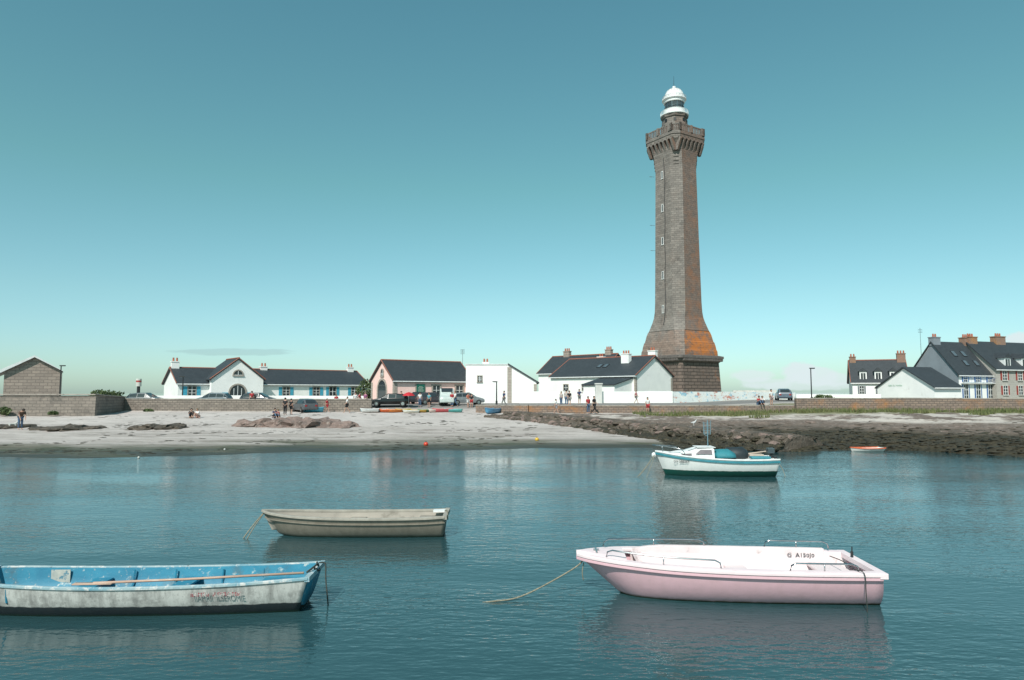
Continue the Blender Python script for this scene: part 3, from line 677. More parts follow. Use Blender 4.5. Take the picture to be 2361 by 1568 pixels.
def shrub(label,x,y,z0,rx,rz,n,name='shrub',seed=1,trunk=False):
    Rs=random.Random(seed)
    rt=root(name,(x,y,z0),0,label,'tree' if trunk else 'shrub')
    b=B()
    for i in range(6 if not trunk else 9):
        a_=Rs.uniform(0,6.28); b.tube([(0,0,0),(rx*.3*math.cos(a_),.3*rx*math.sin(a_),rz*.6),(rx*.6*math.cos(a_),.5*rx*math.sin(a_),rz*1.1)],.09 if trunk else .04,5,0,.02)
    b.obj('trunk',rockdk,rt)
    b=B()
    for i in range(n):
        v=Vector((Rs.gauss(0,1),Rs.gauss(0,1),Rs.gauss(0,1))).normalized()*Rs.uniform(.55,1.)**.5
        k=1+.5*noise.noise(v*2+Vector((seed,0,0)))
        c=Vector((v.x*rx*k,v.y*rx*.7*k,rz*(1+v.z*k)*.95));
        if c.z<0: continue
        s_=Rs.uniform(.08,.18); u=Vector((Rs.gauss(0,1),Rs.gauss(0,1),Rs.gauss(0,1))).normalized()*s_; w=u.cross(Vector((Rs.gauss(0,1),Rs.gauss(0,1),Rs.gauss(0,1)))).normalized()*s_*.6
        b.add([c-u,c-w,c+u,c+w],[(0,1,2,3)])
    b.obj('crown',leafm,rt)
shrub('dense rounded green shrub behind sea wall',X(245,79),79,2.3,1.9,.75,1700,seed=2)
shrub('dark evergreen tree between two houses',X(846,93),93,2.3,1.3,1.5,1500,'tree',seed=4,trunk=True)
shrub('small green shrub at foot of sea wall',X(126,67.4),67.3,1.35,.5,.15,220,seed=6)
shrub('small green shrub at foot of sea wall',X(8,67),67.2,1.3,.6,.4,300,seed=7)
shrub('small green shrub at foot of sea wall',X(345,75),75.0,1.3,.5,.2,220,seed=8)
shrub('low green shrub on top of wall',X(1905,70),70.5,2.6,1.0,.35,400,seed=9)
# ---------------------------------------------------------------- street lamps
def lamp(px,pyt,d,arm=.0,label='dark slender street lamp on promenade'):
    x=X(px,d); z0=H(x,d,False); zt=Z(pyt,d)
    rt=root('street_lamp',(x,d,z0),0,label,'street lamp','street lamps along the promenade')
    b=B(); b.tube([(0,0,-.2),(0,0,1.),(0,0,zt-z0)],.085,8,0,.06); b.cyl(0,0,-.1,.5,.12,.12,10); b.obj('pole',darkw,rt)
    b=B(); b.box(-.12+arm,.45+arm,-.14,.14,zt-z0-.06,zt-z0+.05); b.box(-.02+arm,.4+arm,-.1,.1,zt-z0-.08,zt-z0-.06,1); b.obj('lamp_head',[darkw,paint((.6,.62,.6),.3)],rt,bevel=.02)
lamp(138,843,79.5); lamp(1145,880,78.5,-.35); lamp(1871,849,80); lamp(421,868,80.5,-.3)
b=B(); x=X(319,100); b.cyl(x,100,2,4.4,.22,.22,12,2); b.cyl(x,100,4.4,5.5,.36,.36,14,0); b.cyl(x,100,5.0,5.25,.37,.37,14,1)
b.obj('harbour_beacon',[whiteold,paint((.4,.06,.05)),darkw],label='small white and red cylindrical beacon',category='beacon')
b=B(); x,d=X(1066,96),96; b.tube([(x,d,6),(x,d,Z(806,96))],.04,5)
for i in range(5): b.tube([(x-.3,d,Z(806,96)-.15*i),(x+.3,d,Z(806,96)-.15*i)],.02,4)
b.obj('rooftop_antenna',steel,label='thin television antenna mast above roof',category='antenna')
b=B(); x,d=X(2128,96),96; b.tube([(x,d,8),(x,d,Z(756,96))],.03,5)
for i in range(3): b.tube([(x-.3,d,Z(760,96)-.2*i),(x+.3,d,Z(760,96)-.2*i)],.02,4)
b.obj('rooftop_antenna',steel,label='thin television antenna mast above grey house',category='antenna')
# ---------------------------------------------------------------- vehicles
tyre=paint((.02,.02,.02),.8)
def car(x,y,rot,col,label,van=False,L=4.1,z=None):
    z=H(x,y,False) if z is None else z
    rt=root('parked_van' if van else 'parked_car',(x,y,z),rot,label,'van' if van else 'car','cars parked along the promenade')
    h=L/2
    if van: st=[(-h,.78,.4,.85,.9,.72),(-h+.1,.85,.3,.95,1.85,.76),(-.8,.88,.28,.98,1.95,.78),(.6,.88,.28,1.,1.93,.78),(1.25,.88,.28,1.02,1.5,.74),(1.55,.86,.28,1.0,1.15,.76),(h-.08,.82,.3,.9,.92,.7),(h,.74,.4,.75,.78,.66)]
    else: st=[(-h,.72,.4,.75,.82,.62),(-h+.08,.8,.3,.88,.98,.68),(-h+.45,.84,.26,.92,1.34,.62),(-.7,.85,.24,.9,1.44,.6),(.15,.85,.24,.88,1.43,.6),(.95,.85,.24,.86,.98,.7),(1.3,.84,.24,.83,.9,.72),(h-.12,.78,.28,.68,.74,.66),(h,.68,.36,.55,.6,.6)]
    bb=B(); wb_=B(); rings=[]
    for (sx,w,zl,zb,zt,wt) in st: rings.append([(sx,w*.96,zl),(sx,w*1.02,(zl+zb)/2),(sx,w*.98,zb),(sx,wt,zt-.05),(sx,wt*.8,zt),(sx,-wt*.8,zt),(sx,-wt,zt-.05),(sx,-w*.98,zb),(sx,-w*1.02,(zl+zb)/2),(sx,-w*.96,zl)])
    bb.loft(rings); body=bb.obj('body',paint(col,.25),rt,smooth=False,bevel=.03)
    def mixp(a,b_,k): return tuple(a[i]+(b_[i]-a[i])*k for i in range(3))
    rgl=range(1,len(st)-3)
    for k in rgl:
        if st[k][4]-st[k][3]<.25 and st[k+1][4]-st[k+1][3]<.25: continue
        A,Bq=rings[k],rings[k+1]
        for s_,(lo,hi) in ((1,(2,3)),(-1,(7,6))):
            q=[mixp(A[lo],A[hi],.1),mixp(Bq[lo],Bq[hi],.1),mixp(Bq[lo],Bq[hi],.9),mixp(A[lo],A[hi],.9)]
            c=[sum(v[i] for v in q)/4 for i in range(3)]
            q=[(c[0]+(v[0]-c[0])*.93,v[1]+s_*.02,v[2]) for v in q]
            wb_.add(q,[(0,1,2,3)])
    i=4 if not van else 3
    A,Bq=rings[i],rings[i+1]
    q=[A[4],A[5],Bq[5],Bq[4]]; q=[(v[0]+.03,v[1]*1.05,v[2]+.02) for v in q]; wb_.add(q,[(0,1,2,3)])
    A,Bq=rings[1],rings[2]; q=[A[4],A[5],Bq[5],Bq[4]]; q=[(v[0]-.03,v[1],v[2]+.015) for v in q]; wb_.add(q,[(0,1,2,3)])
    wb_.obj('window',glass,rt)
    for sx in (-h+.72,h-.75):
        for sy in (-.76,.76):
            w=B(); w.loft([[(sx+r*math.cos(t*math.pi/9),sy+yy,.31+r*math.sin(t*math.pi/9)) for t in range(18)] for r,yy in ((.29,-.11),(.31,-.08),(.31,.08),(.29,.11))],0)
            w.loft([[(sx+r*math.cos(t*math.pi/9),sy+(1 if sy>0 else -1)*yy,.31+r*math.sin(t*math.pi/9)) for t in range(18)] for r,yy in ((.18,.09),(.18,.125))],1)
            w.obj('wheel',[tyre,steel],rt)
    for sy in (-.55,.55):
        w=B(); w.box(h-.12,h-.01 if not van else h-.01,sy-.14,sy+.14,.56,.68); w.obj('headlight',paint((.7,.72,.72),.15),rt,bevel=.02)
        w=B(); w.box(-h-.02,-h+.06,sy-.12,sy+.12,.62,.8); w.obj('tail_light',paint((.3,.02,.02),.2),rt,bevel=.02)
for (px,d,rot,col,lab) in ((338,78.2,.05,(.10,.13,.14),'dark grey hatchback parked behind low wall'),(492,78.4,3.1,(.16,.2,.22),'silver grey hatchback parked behind low wall'),(598,78.4,.0,(.05,.06,.07),'dark hatchback parked behind low wall'),
     (900,77.3,3.2,(.008,.009,.01),'black car parked at top of beach'),(962,83,2.6,(.03,.03,.035),'dark car parked by pink house'),(1000,81,.4,(.05,.05,.06),'dark grey car parked by pink house'),(1076,80,.3,(.2,.22,.23),'silver car parked by white building'),(1806,84,1.3,(.12,.15,.19),'blue grey car parked before mural wall')):
    car(X(px,d),d,rot,col,lab,L=4.4 if px==900 else 4.0)
car(X(1030,79),79,-1.45,(.5,.56,.54),'white and green van facing the beach',True,4.3)
car(X(702,74),74.2,2.2,(.09,.10,.11),'dark estate car parked on sand by wall',False,4.0,z=H(X(702,74),74.2,False))
# ---------------------------------------------------------------- people
def skinmesh(vs,es,rs,sub=1):
    me=bpy.data.meshes.new('s'); me.from_pydata(vs,es,[])
    o=bpy.data.objects.new('s',me); C.objects.link(o)
    md=o.modifiers.new('k','SKIN'); md.use_smooth_shade=True
    if not me.skin_vertices:
        bm=bmesh.new(); bm.from_mesh(me); bm.verts.layers.skin.verify(); bm.to_mesh(me); bm.free()
    for i,r in enumerate(rs): me.skin_vertices[0].data[i].radius=(r,r)
    me.skin_vertices[0].data[0].use_root=True
    sb=o.modifiers.new('u','SUBSURF'); sb.levels=sub; sb.render_levels=sub
    bpy.context.view_layer.update()
    r=bpy.data.meshes.new_from_object(o.evaluated_get(bpy.context.evaluated_depsgraph_get()))
    bpy.data.objects.remove(o); bpy.data.meshes.remove(me)
    return r
def pose(kind):
    J={'pel':(0,0,.95),'sp':(0,0,1.13),'ch':(0,.01,1.33),'nk':(0,.01,1.475),'hb':(0,-.01,1.555),'ht':(0,-.005,1.66),'ns':(0,-.115,1.585)}
    for s,n in ((-1,'L'),(1,'R')):
        J['sh'+n]=(s*.175,.01,1.40);J['el'+n]=(s*.225,.04,1.13);J['wr'+n]=(s*.23,-.04,.89);J['hd'+n]=(s*.232,-.055,.82)
        J['hp'+n]=(s*.09,0,.9);J['kn'+n]=(s*.1,-.015,.5);J['an'+n]=(s*.1,.02,.09);J['to'+n]=(s*.12,-.14,.04)
    if kind=='walk':
        J.update(knL=(-.09,-.17,.51),anL=(-.09,-.27,.11),toL=(-.09,-.42,.06),knR=(.09,.03,.5),anR=(.09,.32,.14),toR=(.09,.2,.04),elL=(-.22,.14,1.14),wrL=(-.22,.12,.9),hdL=(-.22,.1,.83),elR=(.22,-.06,1.13),wrR=(.2,-.24,.97),hdR=(.2,-.3,.93))
    if kind=='reach':
        J.update(elR=(.26,-.2,1.25),wrR=(.2,-.42,1.35),hdR=(.19,-.49,1.38),elL=(-.3,-.03,1.18),wrL=(-.12,-.16,1.05),hdL=(-.06,-.18,1.04))
    if kind=='bend':
        J.update(sp=(0,-.06,1.1),ch=(0,-.17,1.27),nk=(0,-.27,1.36),hb=(0,-.35,1.40),ht=(0,-.43,1.45),ns=(0,-.43,1.32))
        for s,n in ((-1,'L'),(1,'R')): J['sh'+n]=(s*.17,-.22,1.3);J['el'+n]=(s*.2,-.27,1.03);J['wr'+n]=(s*.16,-.38,.82);J['hd'+n]=(s*.16,-.41,.76)
    if kind=='sit':
        dz=-.82
        for k in ('pel','sp','ch','nk','hb','ht','ns'):
            x,y,z=J[k]; z+=dz; J[k]=(x,y-(z-.13)*.18,z)
        for s,n in ((-1,'L'),(1,'R')):
            J['sh'+n]=(s*.17,-.09,.57);J['el'+n]=(s*.24,-.22,.37);J['wr'+n]=(s*.16,-.42,.46);J['hd'+n]=(s*.12,-.48,.5)
            J['hp'+n]=(s*.09,-.04,.11);J['kn'+n]=(s*.14,-.42,.46);J['an'+n]=(s*.13,-.66,.09);J['to'+n]=(s*.14,-.8,.05)
    return J
RAD=dict(pel=.125,sp=.11,ch=.135,nk=.052,hb=.082,ht=.078,ns=.014,sh=.062,el=.042,wr=.028,hd=.034,hp=.088,kn=.058,an=.038,to=.034)
def rad(k,add=0): return RAD[k if k in RAD else k[:2]]+add
POSES={}
def getpose(kind):
    if kind in POSES: return POSES[kind]
    J=pose(kind)
    E=[('pel','sp'),('sp','ch'),('ch','nk'),('nk','hb'),('hb','ht'),('hb','ns')]
    for n in 'LR': E+=[('ch','sh'+n),('sh'+n,'el'+n),('el'+n,'wr'+n),('wr'+n,'hd'+n),('pel','hp'+n),('hp'+n,'kn'+n),('kn'+n,'an'+n),('an'+n,'to'+n)]
    names=list(J); vs=[J[k] for k in names]; rs=[rad(k) for k in names]; es=[(names.index(a),names.index(b_)) for a,b_ in E]
    for n,s in (('L',-1),('R',1)):
        h=Vector(J['hd'+n]); w=Vector(J['wr'+n]); t=(h-w).normalized(); side=Vector((0,1,0)) if abs(t.y)<.7 else Vector((1,0,0)); side=(side-t*side.dot(t)).normalized()
        hi=names.index('hd'+n)
        for i,l in enumerate((.075,.085,.08,.062)):
            vs.append(tuple(h+t*l+side*(-.03+.02*i))); rs.append(.009); es.append((hi,len(vs)-1))
        vs.append(tuple(h+t*.02-side*.055)); rs.append(.01); es.append((hi,len(vs)-1))
    body=skinmesh(vs,es,rs)
    def part(keys,E2,add,ov={}):
        v=[ov.get(k,J[k]) for k in keys]; return skinmesh(v,[(keys.index(a),keys.index(b_)) for a,b_ in E2],[rad(k,add) for k in keys])
    lp=lambda a,b_,k: tuple(J[a][i]+(J[b_][i]-J[a][i])*k for i in range(3))
    shirt=part(['pel','sp','ch','shL','shR','elL','elR'],[('pel','sp'),('sp','ch'),('ch','shL'),('ch','shR'),('shL','elL'),('shR','elR')],.022,{'elL':lp('shL','elL',.75),'elR':lp('shR','elR',.75)})
    tr=part(['pel','hpL','hpR','knL','knR','anL','anR'],[('pel','hpL'),('pel','hpR'),('hpL','knL'),('hpR','knR'),('knL','anL'),('knR','anR')],.02,{'anL':lp('knL','anL',.9),'anR':lp('knR','anR',.9)})
    so=part(['pel','hpL','hpR','knL','knR'],[('pel','hpL'),('pel','hpR'),('hpL','knL'),('hpR','knR')],.028,{'knL':lp('hpL','knL',.85),'knR':lp('hpR','knR',.85)})
    hb=B(); ht=Vector(J['ht']); hbv=Vector(J['hb']); up=(ht-hbv).normalized(); ns=(Vector(J['ns'])-hbv).normalized(); c=hbv+(ht-hbv)*.75-ns*.02
    v,f=ICO[2]; hb.add([c+p*.108+up*.01 for p in v],[q for q in f if sum(((v[i].dot(ns)>.25) and (v[i].dot(up)<.45)) for i in q)<2])
    me=bpy.data.meshes.new('hair'); me.from_pydata(hb.v,[],hb.f); me.polygons.foreach_set('use_smooth',[True]*len(me.polygons))
    POSES[kind]=(body,shirt,tr,so,me); return POSES[kind]
skinm=MN('skin',(.45,.27,.2),(.4,.23,.17),scale=10,rough=.6,bump=0)
def person(x,y,z,kind,rot,shirt,trs,hair,label,short=False,scale=1.):
    bo,sh,tr,so,ha=getpose(kind)
    rt=root('person',(x,y,z),rot,label,'person','people around the harbour beach',scale=scale)
    for nm,me,mt in (('body',bo,skinm),('shirt',sh,paint(shirt,.85)),('shorts' if short else 'trousers',so if short else tr,paint(trs,.85)),('hair',ha,paint(hair,.8))):
        if not me.materials: me.materials.append(None)
        o=bpy.data.objects.new(nm,me); C.objects.link(o); o.parent=rt; o.material_slots[0].link='OBJECT'; o.material_slots[0].material=mt
BK=(.015,.015,.018);WH=(.7,.7,.7);RE=(.4,.03,.04);NV=(.03,.05,.12);JE=(.07,.12,.2);GR=(.2,.2,.2);BR=(.12,.07,.05);HB=(.03,.02,.015);HF=(.2,.14,.08)
PE=[(46,992,'bend',1.0,BR,JE,HB,'person in brown top and jeans leaning over sand',0,1.05),
(441,964,'sit',.4,BK,BK,HB,'person in dark clothes sitting on sand',0,1),(457,964,'sit',-.5,WH,(.5,.3,.25),HF,'person in white top sitting on sand',1,1),
(657,958,'stand',3.0,BK,BK,HB,'person in black clothes standing on sand',0,1.02),(671,957,'stand',2.6,BK,BK,HB,'person in black top standing on sand',1,.95),
(639,963,'sit',.8,NV,JE,HB,'person in navy top sitting by rock',0,1),(649,963,'sit',-.6,(.35,.08,.08),BK,HF,'person in red top sitting by rock',0,.9),
(754,951,'walk',1.4,RE,RE,HB,'child in red clothes walking on beach',1,.85),(775,942,'stand',.3,RE,WH,HF,'person in red top near low wall',1,.9),(800,953,'walk',-1.2,WH,BK,HB,'person in white top and dark shorts walking',1,1),
(819,941,'stand',.5,WH,NV,HB,'person in white shirt by parked cars',0,1),(829,941,'walk',1.5,(.5,.1,.1),JE,HB,'person in red shirt walking by cars',0,1),(842,940,'stand',-.4,(.3,.1,.2),WH,HF,'person in plum top by parked cars',1,1),
(925,938,'stand',.5,RE,BK,HB,'person in red jacket beside black car',0,1.),(1042,938,'stand',.5,RE,JE,HF,'person in red top beside van',0,.95),(1049,938,'walk',-1,WH,JE,HB,'person in white shirt beside van',0,1),(1079,941,'reach',.9,(.5,.15,.1),WH,HB,'person in orange top reaching out',1,.95),(1087,941,'stand',.1,BK,RE,HB,'person in black shirt and red shorts',1,.9),
(1282,952,'walk',1.3,WH,(.3,.3,.32),HB,'child in white shirt walking near steps',1,.85),(1306,936,'stand',2.7,(.4,.35,.32),JE,HB,'person in beige top at top of steps',0,1),(1313,937,'stand',.3,BK,GR,HB,'person in black shirt at top of steps',1,.95),(1336,932,'reach',.4,NV,GR,HB,'person in navy shirt raising one arm',1,1.0),
(1356,948,'stand',.5,RE,JE,HB,'person in red top by quay wall',0,1),(1370,948,'walk',1.,BK,BK,HB,'person in black clothes by quay wall',0,1.02),(1294,936,'stand',-.8,(.45,.4,.38),JE,HF,'person in pale top by quay wall',0,.9),
(1467,931,'walk',1.,(.5,.2,.2),GR,HF,'person in pink top walking by white wall',1,.9),(1493,945,'stand',.2,WH,RE,HB,'person in white shirt and red shorts',1,.95),(1748,941,'sit',.3,RE,JE,HB,'person in red top sitting on quay wall',0,1),(1757,941,'sit',-.3,WH,BK,HF,'person in white top sitting on quay wall',0,1),(1779,936,'stand',.4,WH,(.4,.3,.3),HB,'person in white shirt near mural wall',1,1),
(581,925,'stand',.4,RE,BK,HB,'person in red top behind low wall',0,1),(1162,938,'walk',-1.,NV,GR,HB,'person in navy top near white building',0,1),
(968,939,'stand',.2,WH,JE,HB,'person in white top beside kayaks',0,.95),(989,940,'stand',-.3,(.1,.3,.35),BK,HB,'person in teal top beside kayaks',1,.95)]
for (px,py,k,rot,sh,tr,ha,lab,st,scl) in PE:
    x,y=hit(px,py,40,100); z=H(x,y,False)
    if py in(948,952,945): y=min(y,68.6) if px>1200 else y; x=X(px,y); z=H(x,y,False)
    if px in (1748,1757): y=69.2; x=X(px,y); z=2.24
    if px in(639,649): y-=.8
    if px==581: x,y=X(px,77.2),77.2; z=H(x,y,False)
    person(x,y,z+.02,k,rot,sh,tr,ha,lab,bool(st),scl)
x,y=hit(925,941,50,90); x+=.9; y-=.5
rt=root('parasol',(x,y,H(x,y,False)),0,'red parasol beside black parked car','parasol')
b=B(); b.tube([(0,0,0),(0,0,1.9)],.025,6); b.obj('pole',steel,rt)
b=B(); b.loft([[(r*math.cos(t*math.pi/5),r*math.sin(t*math.pi/5),z_) for t in range(10)] for r,z_ in ((.7,1.5),(.5,1.72),(.2,1.86),(.03,1.9))],0,True,False,True); b.obj('canopy',paint((.5,.02,.03),.8),rt)
x,y=hit(28,988); rt=root('dog',(x,y,H(x,y)),2.6,'small white dog standing on sand','dog')
J=[(0,.0,.34),(0,-.2,.35),(0,.22,.34),(0,-.3,.45),(0,-.38,.52),(0,-.5,.49),(0,.36,.45),(-.08,-.2,.2),(-.08,-.18,.02),(.08,-.2,.2),(.08,-.18,.02),(-.08,.2,.22),(-.08,.27,.12),(-.08,.24,.02),(.08,.2,.22),(.08,.27,.12),(.08,.24,.02),(-.05,-.36,.6),(.05,-.36,.6)]
E=[(0,1),(0,2),(1,3),(3,4),(4,5),(2,6),(1,7),(7,8),(1,9),(9,10),(2,11),(11,12),(12,13),(2,14),(14,15),(15,16),(4,17),(4,18)]
Rr=[.09,.1,.09,.06,.07,.035,.02,.04,.02,.04,.02,.045,.025,.02,.045,.025,.02,.015,.015]
me=skinmesh(J,E,Rr); me.materials.append(paint((.6,.58,.54),.9)); o=bpy.data.objects.new('body',me); C.objects.link(o); o.parent=rt
# ---------------------------------------------------------------- boats
def cr(p0,p1,p2,p3,t): return .5*((2*p1)+(-p0+p2)*t+(2*p0-5*p1+4*p2-p3)*t*t+(-p0+3*p1-3*p2+p3)*t**3)
def smooth(st,n=28):
    out=[]; N=len(st)-1
    for i in range(n+1):
        f=i/n*N; k=min(int(f),N-1); t=f-k
        q=[st[max(k-1,0)],st[k],st[k+1],st[min(k+2,N)]]
        out.append(tuple(cr(*(a[j] for a in q),t) for j in range(5)))
    return out
def hull(st,e,flare,inset=0,floor=None,n=10,drop=0):
    rings=[]
    for (xs_,xk,hb,sh,kz) in st:
        ring=[]; hbi=max(.004,hb-inset)
        kz2=kz if floor is None else max(floor,kz+.05)
        if floor is not None: kz2=min(kz2,sh-.05)
        for i in range(-n,n+1):
            a=i/n*math.pi/2; sy=math.copysign(abs(math.sin(a))**(2/e),a); cz=abs(math.cos(a))**(2/e)
            if abs(i)==n: cz=0
            ring.append((xs_+(xk-xs_)*cz*(1 if floor is None else .6), hbi*sy*(1-flare*cz), sh-drop-(sh-drop-kz2)*cz))
        rings.append(ring)
    return rings
def gun(b,st,o_,i_,zb,zt,mi=0,x_in=0):
    for s in (-1,1):
        b.loft([[(a[0],s*(a[2]+o_),a[3]-zb),(a[0],s*(a[2]+o_),a[3]+zt*.6),(a[0],s*(a[2]+o_-.012),a[3]+zt),(a[0],s*max(0,a[2]-i_+.012),a[3]+zt),(a[0],s*max(0,a[2]-i_),a[3]+zt*.6),(a[0],s*max(0,a[2]-i_),a[3]-zb)] for a in st],mi)
# --- blue boat
st=smooth([(0,.32,.40,.56,-.1),(.45,.60,.54,.53,-.12),(1.5,1.5,.64,.49,-.14),(2.7,2.7,.67,.48,-.14),(4.0,4.0,.63,.50,-.14),(4.85,4.72,.57,.535,-.12),(5.42,5.2,.53,.57,-.1)])
rt=root('rowing_boat',(X(-14,11.45),11.38,.0),d2(2.0),'weathered white rowing boat with peeling blue interior','boat')
hm=hullmat('blue_boat_hull',(.54,.54,.51),(.018,.025,.03),.17,(.16,.16,.15),.85,patch=((.22,.22,.21),.5,.68))
b=B(); b.loft(hull(st,2.7,.14),closed=False); b.obj('hull',hm,rt,smooth=True)
bi=MN('peeling_blue_paint',(.018,.17,.27),(.028,.23,.34),scale=2.2,rough=.6,bump=.5,bd=.012,spots=[((.42,.48,.47),7,.60,.68),((.07,.12,.14),3,.54,.72),((.3,.33,.32),16,.62,.7)])
bg=MN('worn_blue_gunwale',(.36,.44,.45),(.10,.28,.36),scale=3,rough=.6,bump=.4,bd=.008,spots=[((.58,.58,.56),6,.5,.6),((.12,.1,.09),11,.62,.7)])
b=B(); b.loft(hull(st,3.4,.1,.045,.06),closed=False); b.obj('interior',bi,rt,smooth=True)
b=B(); gun(b,st,.02,.045,.02,.02);
b.box(5.37,5.45,-.54,.54,.52,.595); b.box(-.03,.06,-.42,.42,.50,.59); b.obj('gunwale',bg,rt)
for (x0,x1_,hb_) in ((1.55,1.85,.56),(3.05,3.35,.58),(4.45,5.2,.48)):
    b=B(); b.box(x0,x1_,-hb_,hb_,.30,.335); b.obj('seat',bi,rt,bevel=.008)
for x in (.8,2.2,2.9,3.7,4.4):
    for s_ in (-1,1):
        b=B(); b.tube([(x,s_*.56,.46),(x,s_*.53,.25),(x,s_*.4,.12)],.018,5); b.obj('rib',bi,rt)
pale=MN('worn_plywood',(.5,.48,.42),(.35,.37,.34),scale=6,rough=.8,spots=[((.1,.22,.28),9,.55,.6)])
b=B(); b.box(.82,1.14,.51,.525,.27,.48); b.obj('patch',pale,rt)
text(rt,'IIAMRII  ILSEROMIE',.088,(4.05,-.665,.375),(d2(84),0,d2(2.6)),MN('worn_red_paint',(.26,.03,.045),(.44,.40,.38),scale=16,rough=.7,lo=.46,hi=.54,bump=0),ext=.004,sx=1.05)
ropes(rt,[([(5.38,.35,.6),(5.5,.3,.6),(5.56,.1,.4),(5.62,0,.1),(5.64,0,-.1)],.012),([(5.35,-.3,.61),(5.42,.0,.65),(5.35,.35,.61)],.016),([(5.42,-.1,.62),(5.46,.05,.55),(5.4,.2,.61)],.02)],darkrope)
boatM=Matrix.Translation((X(-14,11.45),11.38,0))@Matrix.Rotation(d2(2),4,'Z')
b=B(); b.tube([(2.05,-.43,.505),(3.4,-.38,.535),(5.3,-.30,.60)],.02,8); b.box(1.75,2.35,-.49,-.38,.487,.505,0)
b.obj('oar',MN('oar_wood',(.42,.26,.19),(.5,.36,.28),scale=5,rough=.7,stretch=(.4,3,3),spots=[((.55,.5,.45),4,.58,.66)]),loc=boatM.translation,rot=d2(2),label='long wooden oar resting across rowing boat',category='oar',smooth=True)
# --- grey boat
st=smooth([(0,.42,.02,.60,.05),(.3,.62,.25,.56,-.02),(.9,1.05,.46,.52,-.1),(1.8,1.85,.58,.49,-.12),(3.0,3.0,.62,.485,-.12),(4.0,4.,.60,.495,-.12),(4.55,4.48,.56,.52,-.12)])
rt=root('dinghy',(X(607,17.),17.15,0),d2(1),'plain khaki grey fibreglass dinghy with moulded seats','boat')
gm=hullmat('grey_dinghy_hull',(.23,.205,.165),(.16,.145,.115),.06,(.11,.095,.075),.5)
gi=MN('grey_dinghy_interior',(.33,.295,.25),(.26,.235,.20),scale=2,rough=.7,spots=[((.17,.15,.12),4,.55,.7)])
b=B(); b.loft(hull(st,2.4,.2),closed=False,cap0=False); b.obj('hull',gm,rt,smooth=True)
b=B(); b.loft(hull(st,3.0,.2,.05,.12),closed=False,cap0=False); b.obj('interior',gi,rt,smooth=True)
b=B(); gun(b,st,.04,.07,.03,.02); b.box(4.50,4.60,-.58,.58,.46,.55); b.obj('gunwale',MN('grey_rim',(.38,.35,.30),(.29,.265,.225),scale=4,rough=.6),rt)
b=B(); gun(b,[(a[0],a[1],a[2]*.98,a[3]-.14,0) for a in st[2:]],.006,.02,.01,.01); b.obj('rub_rail',gm,rt)
for x0,x1_,hb_,zz in ((.75,1.25,.3,.38),(2.1,2.5,.5,.35),(3.85,4.4,.48,.39)):
    b=B(); b.box(x0,x1_,-hb_,hb_,zz-.06,zz)
    b.obj('seat',gi,rt,bevel=.02)
b=B(); b.box(4.2,4.5,.2,.4,.50,.545); b.obj('pad',whitep,rt)
ropes(rt,[([(.05,0,.55),(-.1,-.1,.35),(-.25,-.3,.1),(-.33,-.4,-.05)],.014),([(.05,-.05,.52),(-.08,-.3,.25),(-.2,-.5,-.05)],.012),([(4.5,.2,.55),(4.56,0,.58),(4.6,-.3,.54),(4.62,-.5,.45)],.014)],ropem)
# --- pink boat
st=smooth([(0,.74,.03,.66,.02),(.23,.88,.26,.655,-.05),(.74,1.15,.53,.635,-.12),(1.57,1.75,.74,.60,-.14),(2.67,2.67,.83,.575,-.15),(3.88,3.88,.84,.565,-.15),(4.9,5.0,.80,.56,-.14)])
bx,by=1.14,12.35
rt=root('motor_boat',(bx,by,0),d2(-3.2),'faded pink open fibreglass boat with steel handrails','boat')
pk=hullmat('faded_pink_hull',(.70,.44,.49),(.58,.36,.40),.05,(.56,.36,.38),.45,rough=.38,slime=(.06,.05,.015))
pki=MN('chalky_pink_deck',(.82,.69,.70),(.75,.61,.63),scale=1.6,rough=.55,bump=.2,spots=[((.55,.43,.42),6,.62,.75)])
pkin=MN('chalky_pink_cockpit',(.74,.64,.645),(.66,.56,.565),scale=1.6,rough=.6,bump=.2,spots=[((.42,.34,.33),5,.6,.74)])
b=B(); b.loft(hull(st,2.4,.16),closed=False,cap0=False); b.obj('hull',pk,rt,smooth=True)
sti=[a for a in st if a[0]>.85]
b=B(); b.loft(hull(sti,3.6,.12,.15,.14),closed=False); b.obj('interior',pkin,rt,smooth=True)
b=B(); gun(b,st,.045,.15,.03,.03); b.box(4.84,4.97,-.845,.845,.5,.592)
b.obj('gunwale',pki,rt,bevel=.012)
b=B(); gun(b,[(a[0],a[1],a[2]*.998,a[3]-.06,0) for a in st],.03,.02,.03,.029); b.obj('rub_rail',pk,rt,bevel=.008)
b=B(); fd=[a for a in st if a[0]<=1.0]; b.loft([[(a[0],-max(.01,a[2]-.02),a[3]+.031),(a[0],-a[2]*.5,a[3]+.055),(a[0],0,a[3]+.06),(a[0],a[2]*.5,a[3]+.055),(a[0],max(.01,a[2]-.02),a[3]+.031),(a[0],0,a[3]-.02)] for a in fd]); b.obj('foredeck',pki,rt)
cs=[a for a in st if a[0]>.85 and a[0]<4.7]
for s,(hh) in ((1,.085),(-1,.035)):
    b=B(); b.loft([[(a[0],s*(a[2]-.17),a[3]-.2),(a[0],s*(a[2]-.15),a[3]+hh*min(1,(a[0]-.8)*1.5)),(a[0],s*(a[2]-.05),a[3]+hh*min(1,(a[0]-.8)*1.5)),(a[0],s*(a[2]-.0),a[3]+.031)] for a in cs])
    b.obj('coaming',pkin if s>0 else pki,rt,bevel=.01)
for x0,x1_,hb_,zz in ((1.15,1.7,.42,.38),(2.7,3.05,.62,.38),(4.2,4.75,.62,.42)):
    b=B(); b.box(x0,x1_,-hb_,hb_,zz-.07,zz); b.obj('seat',pkin,rt,bevel=.025)
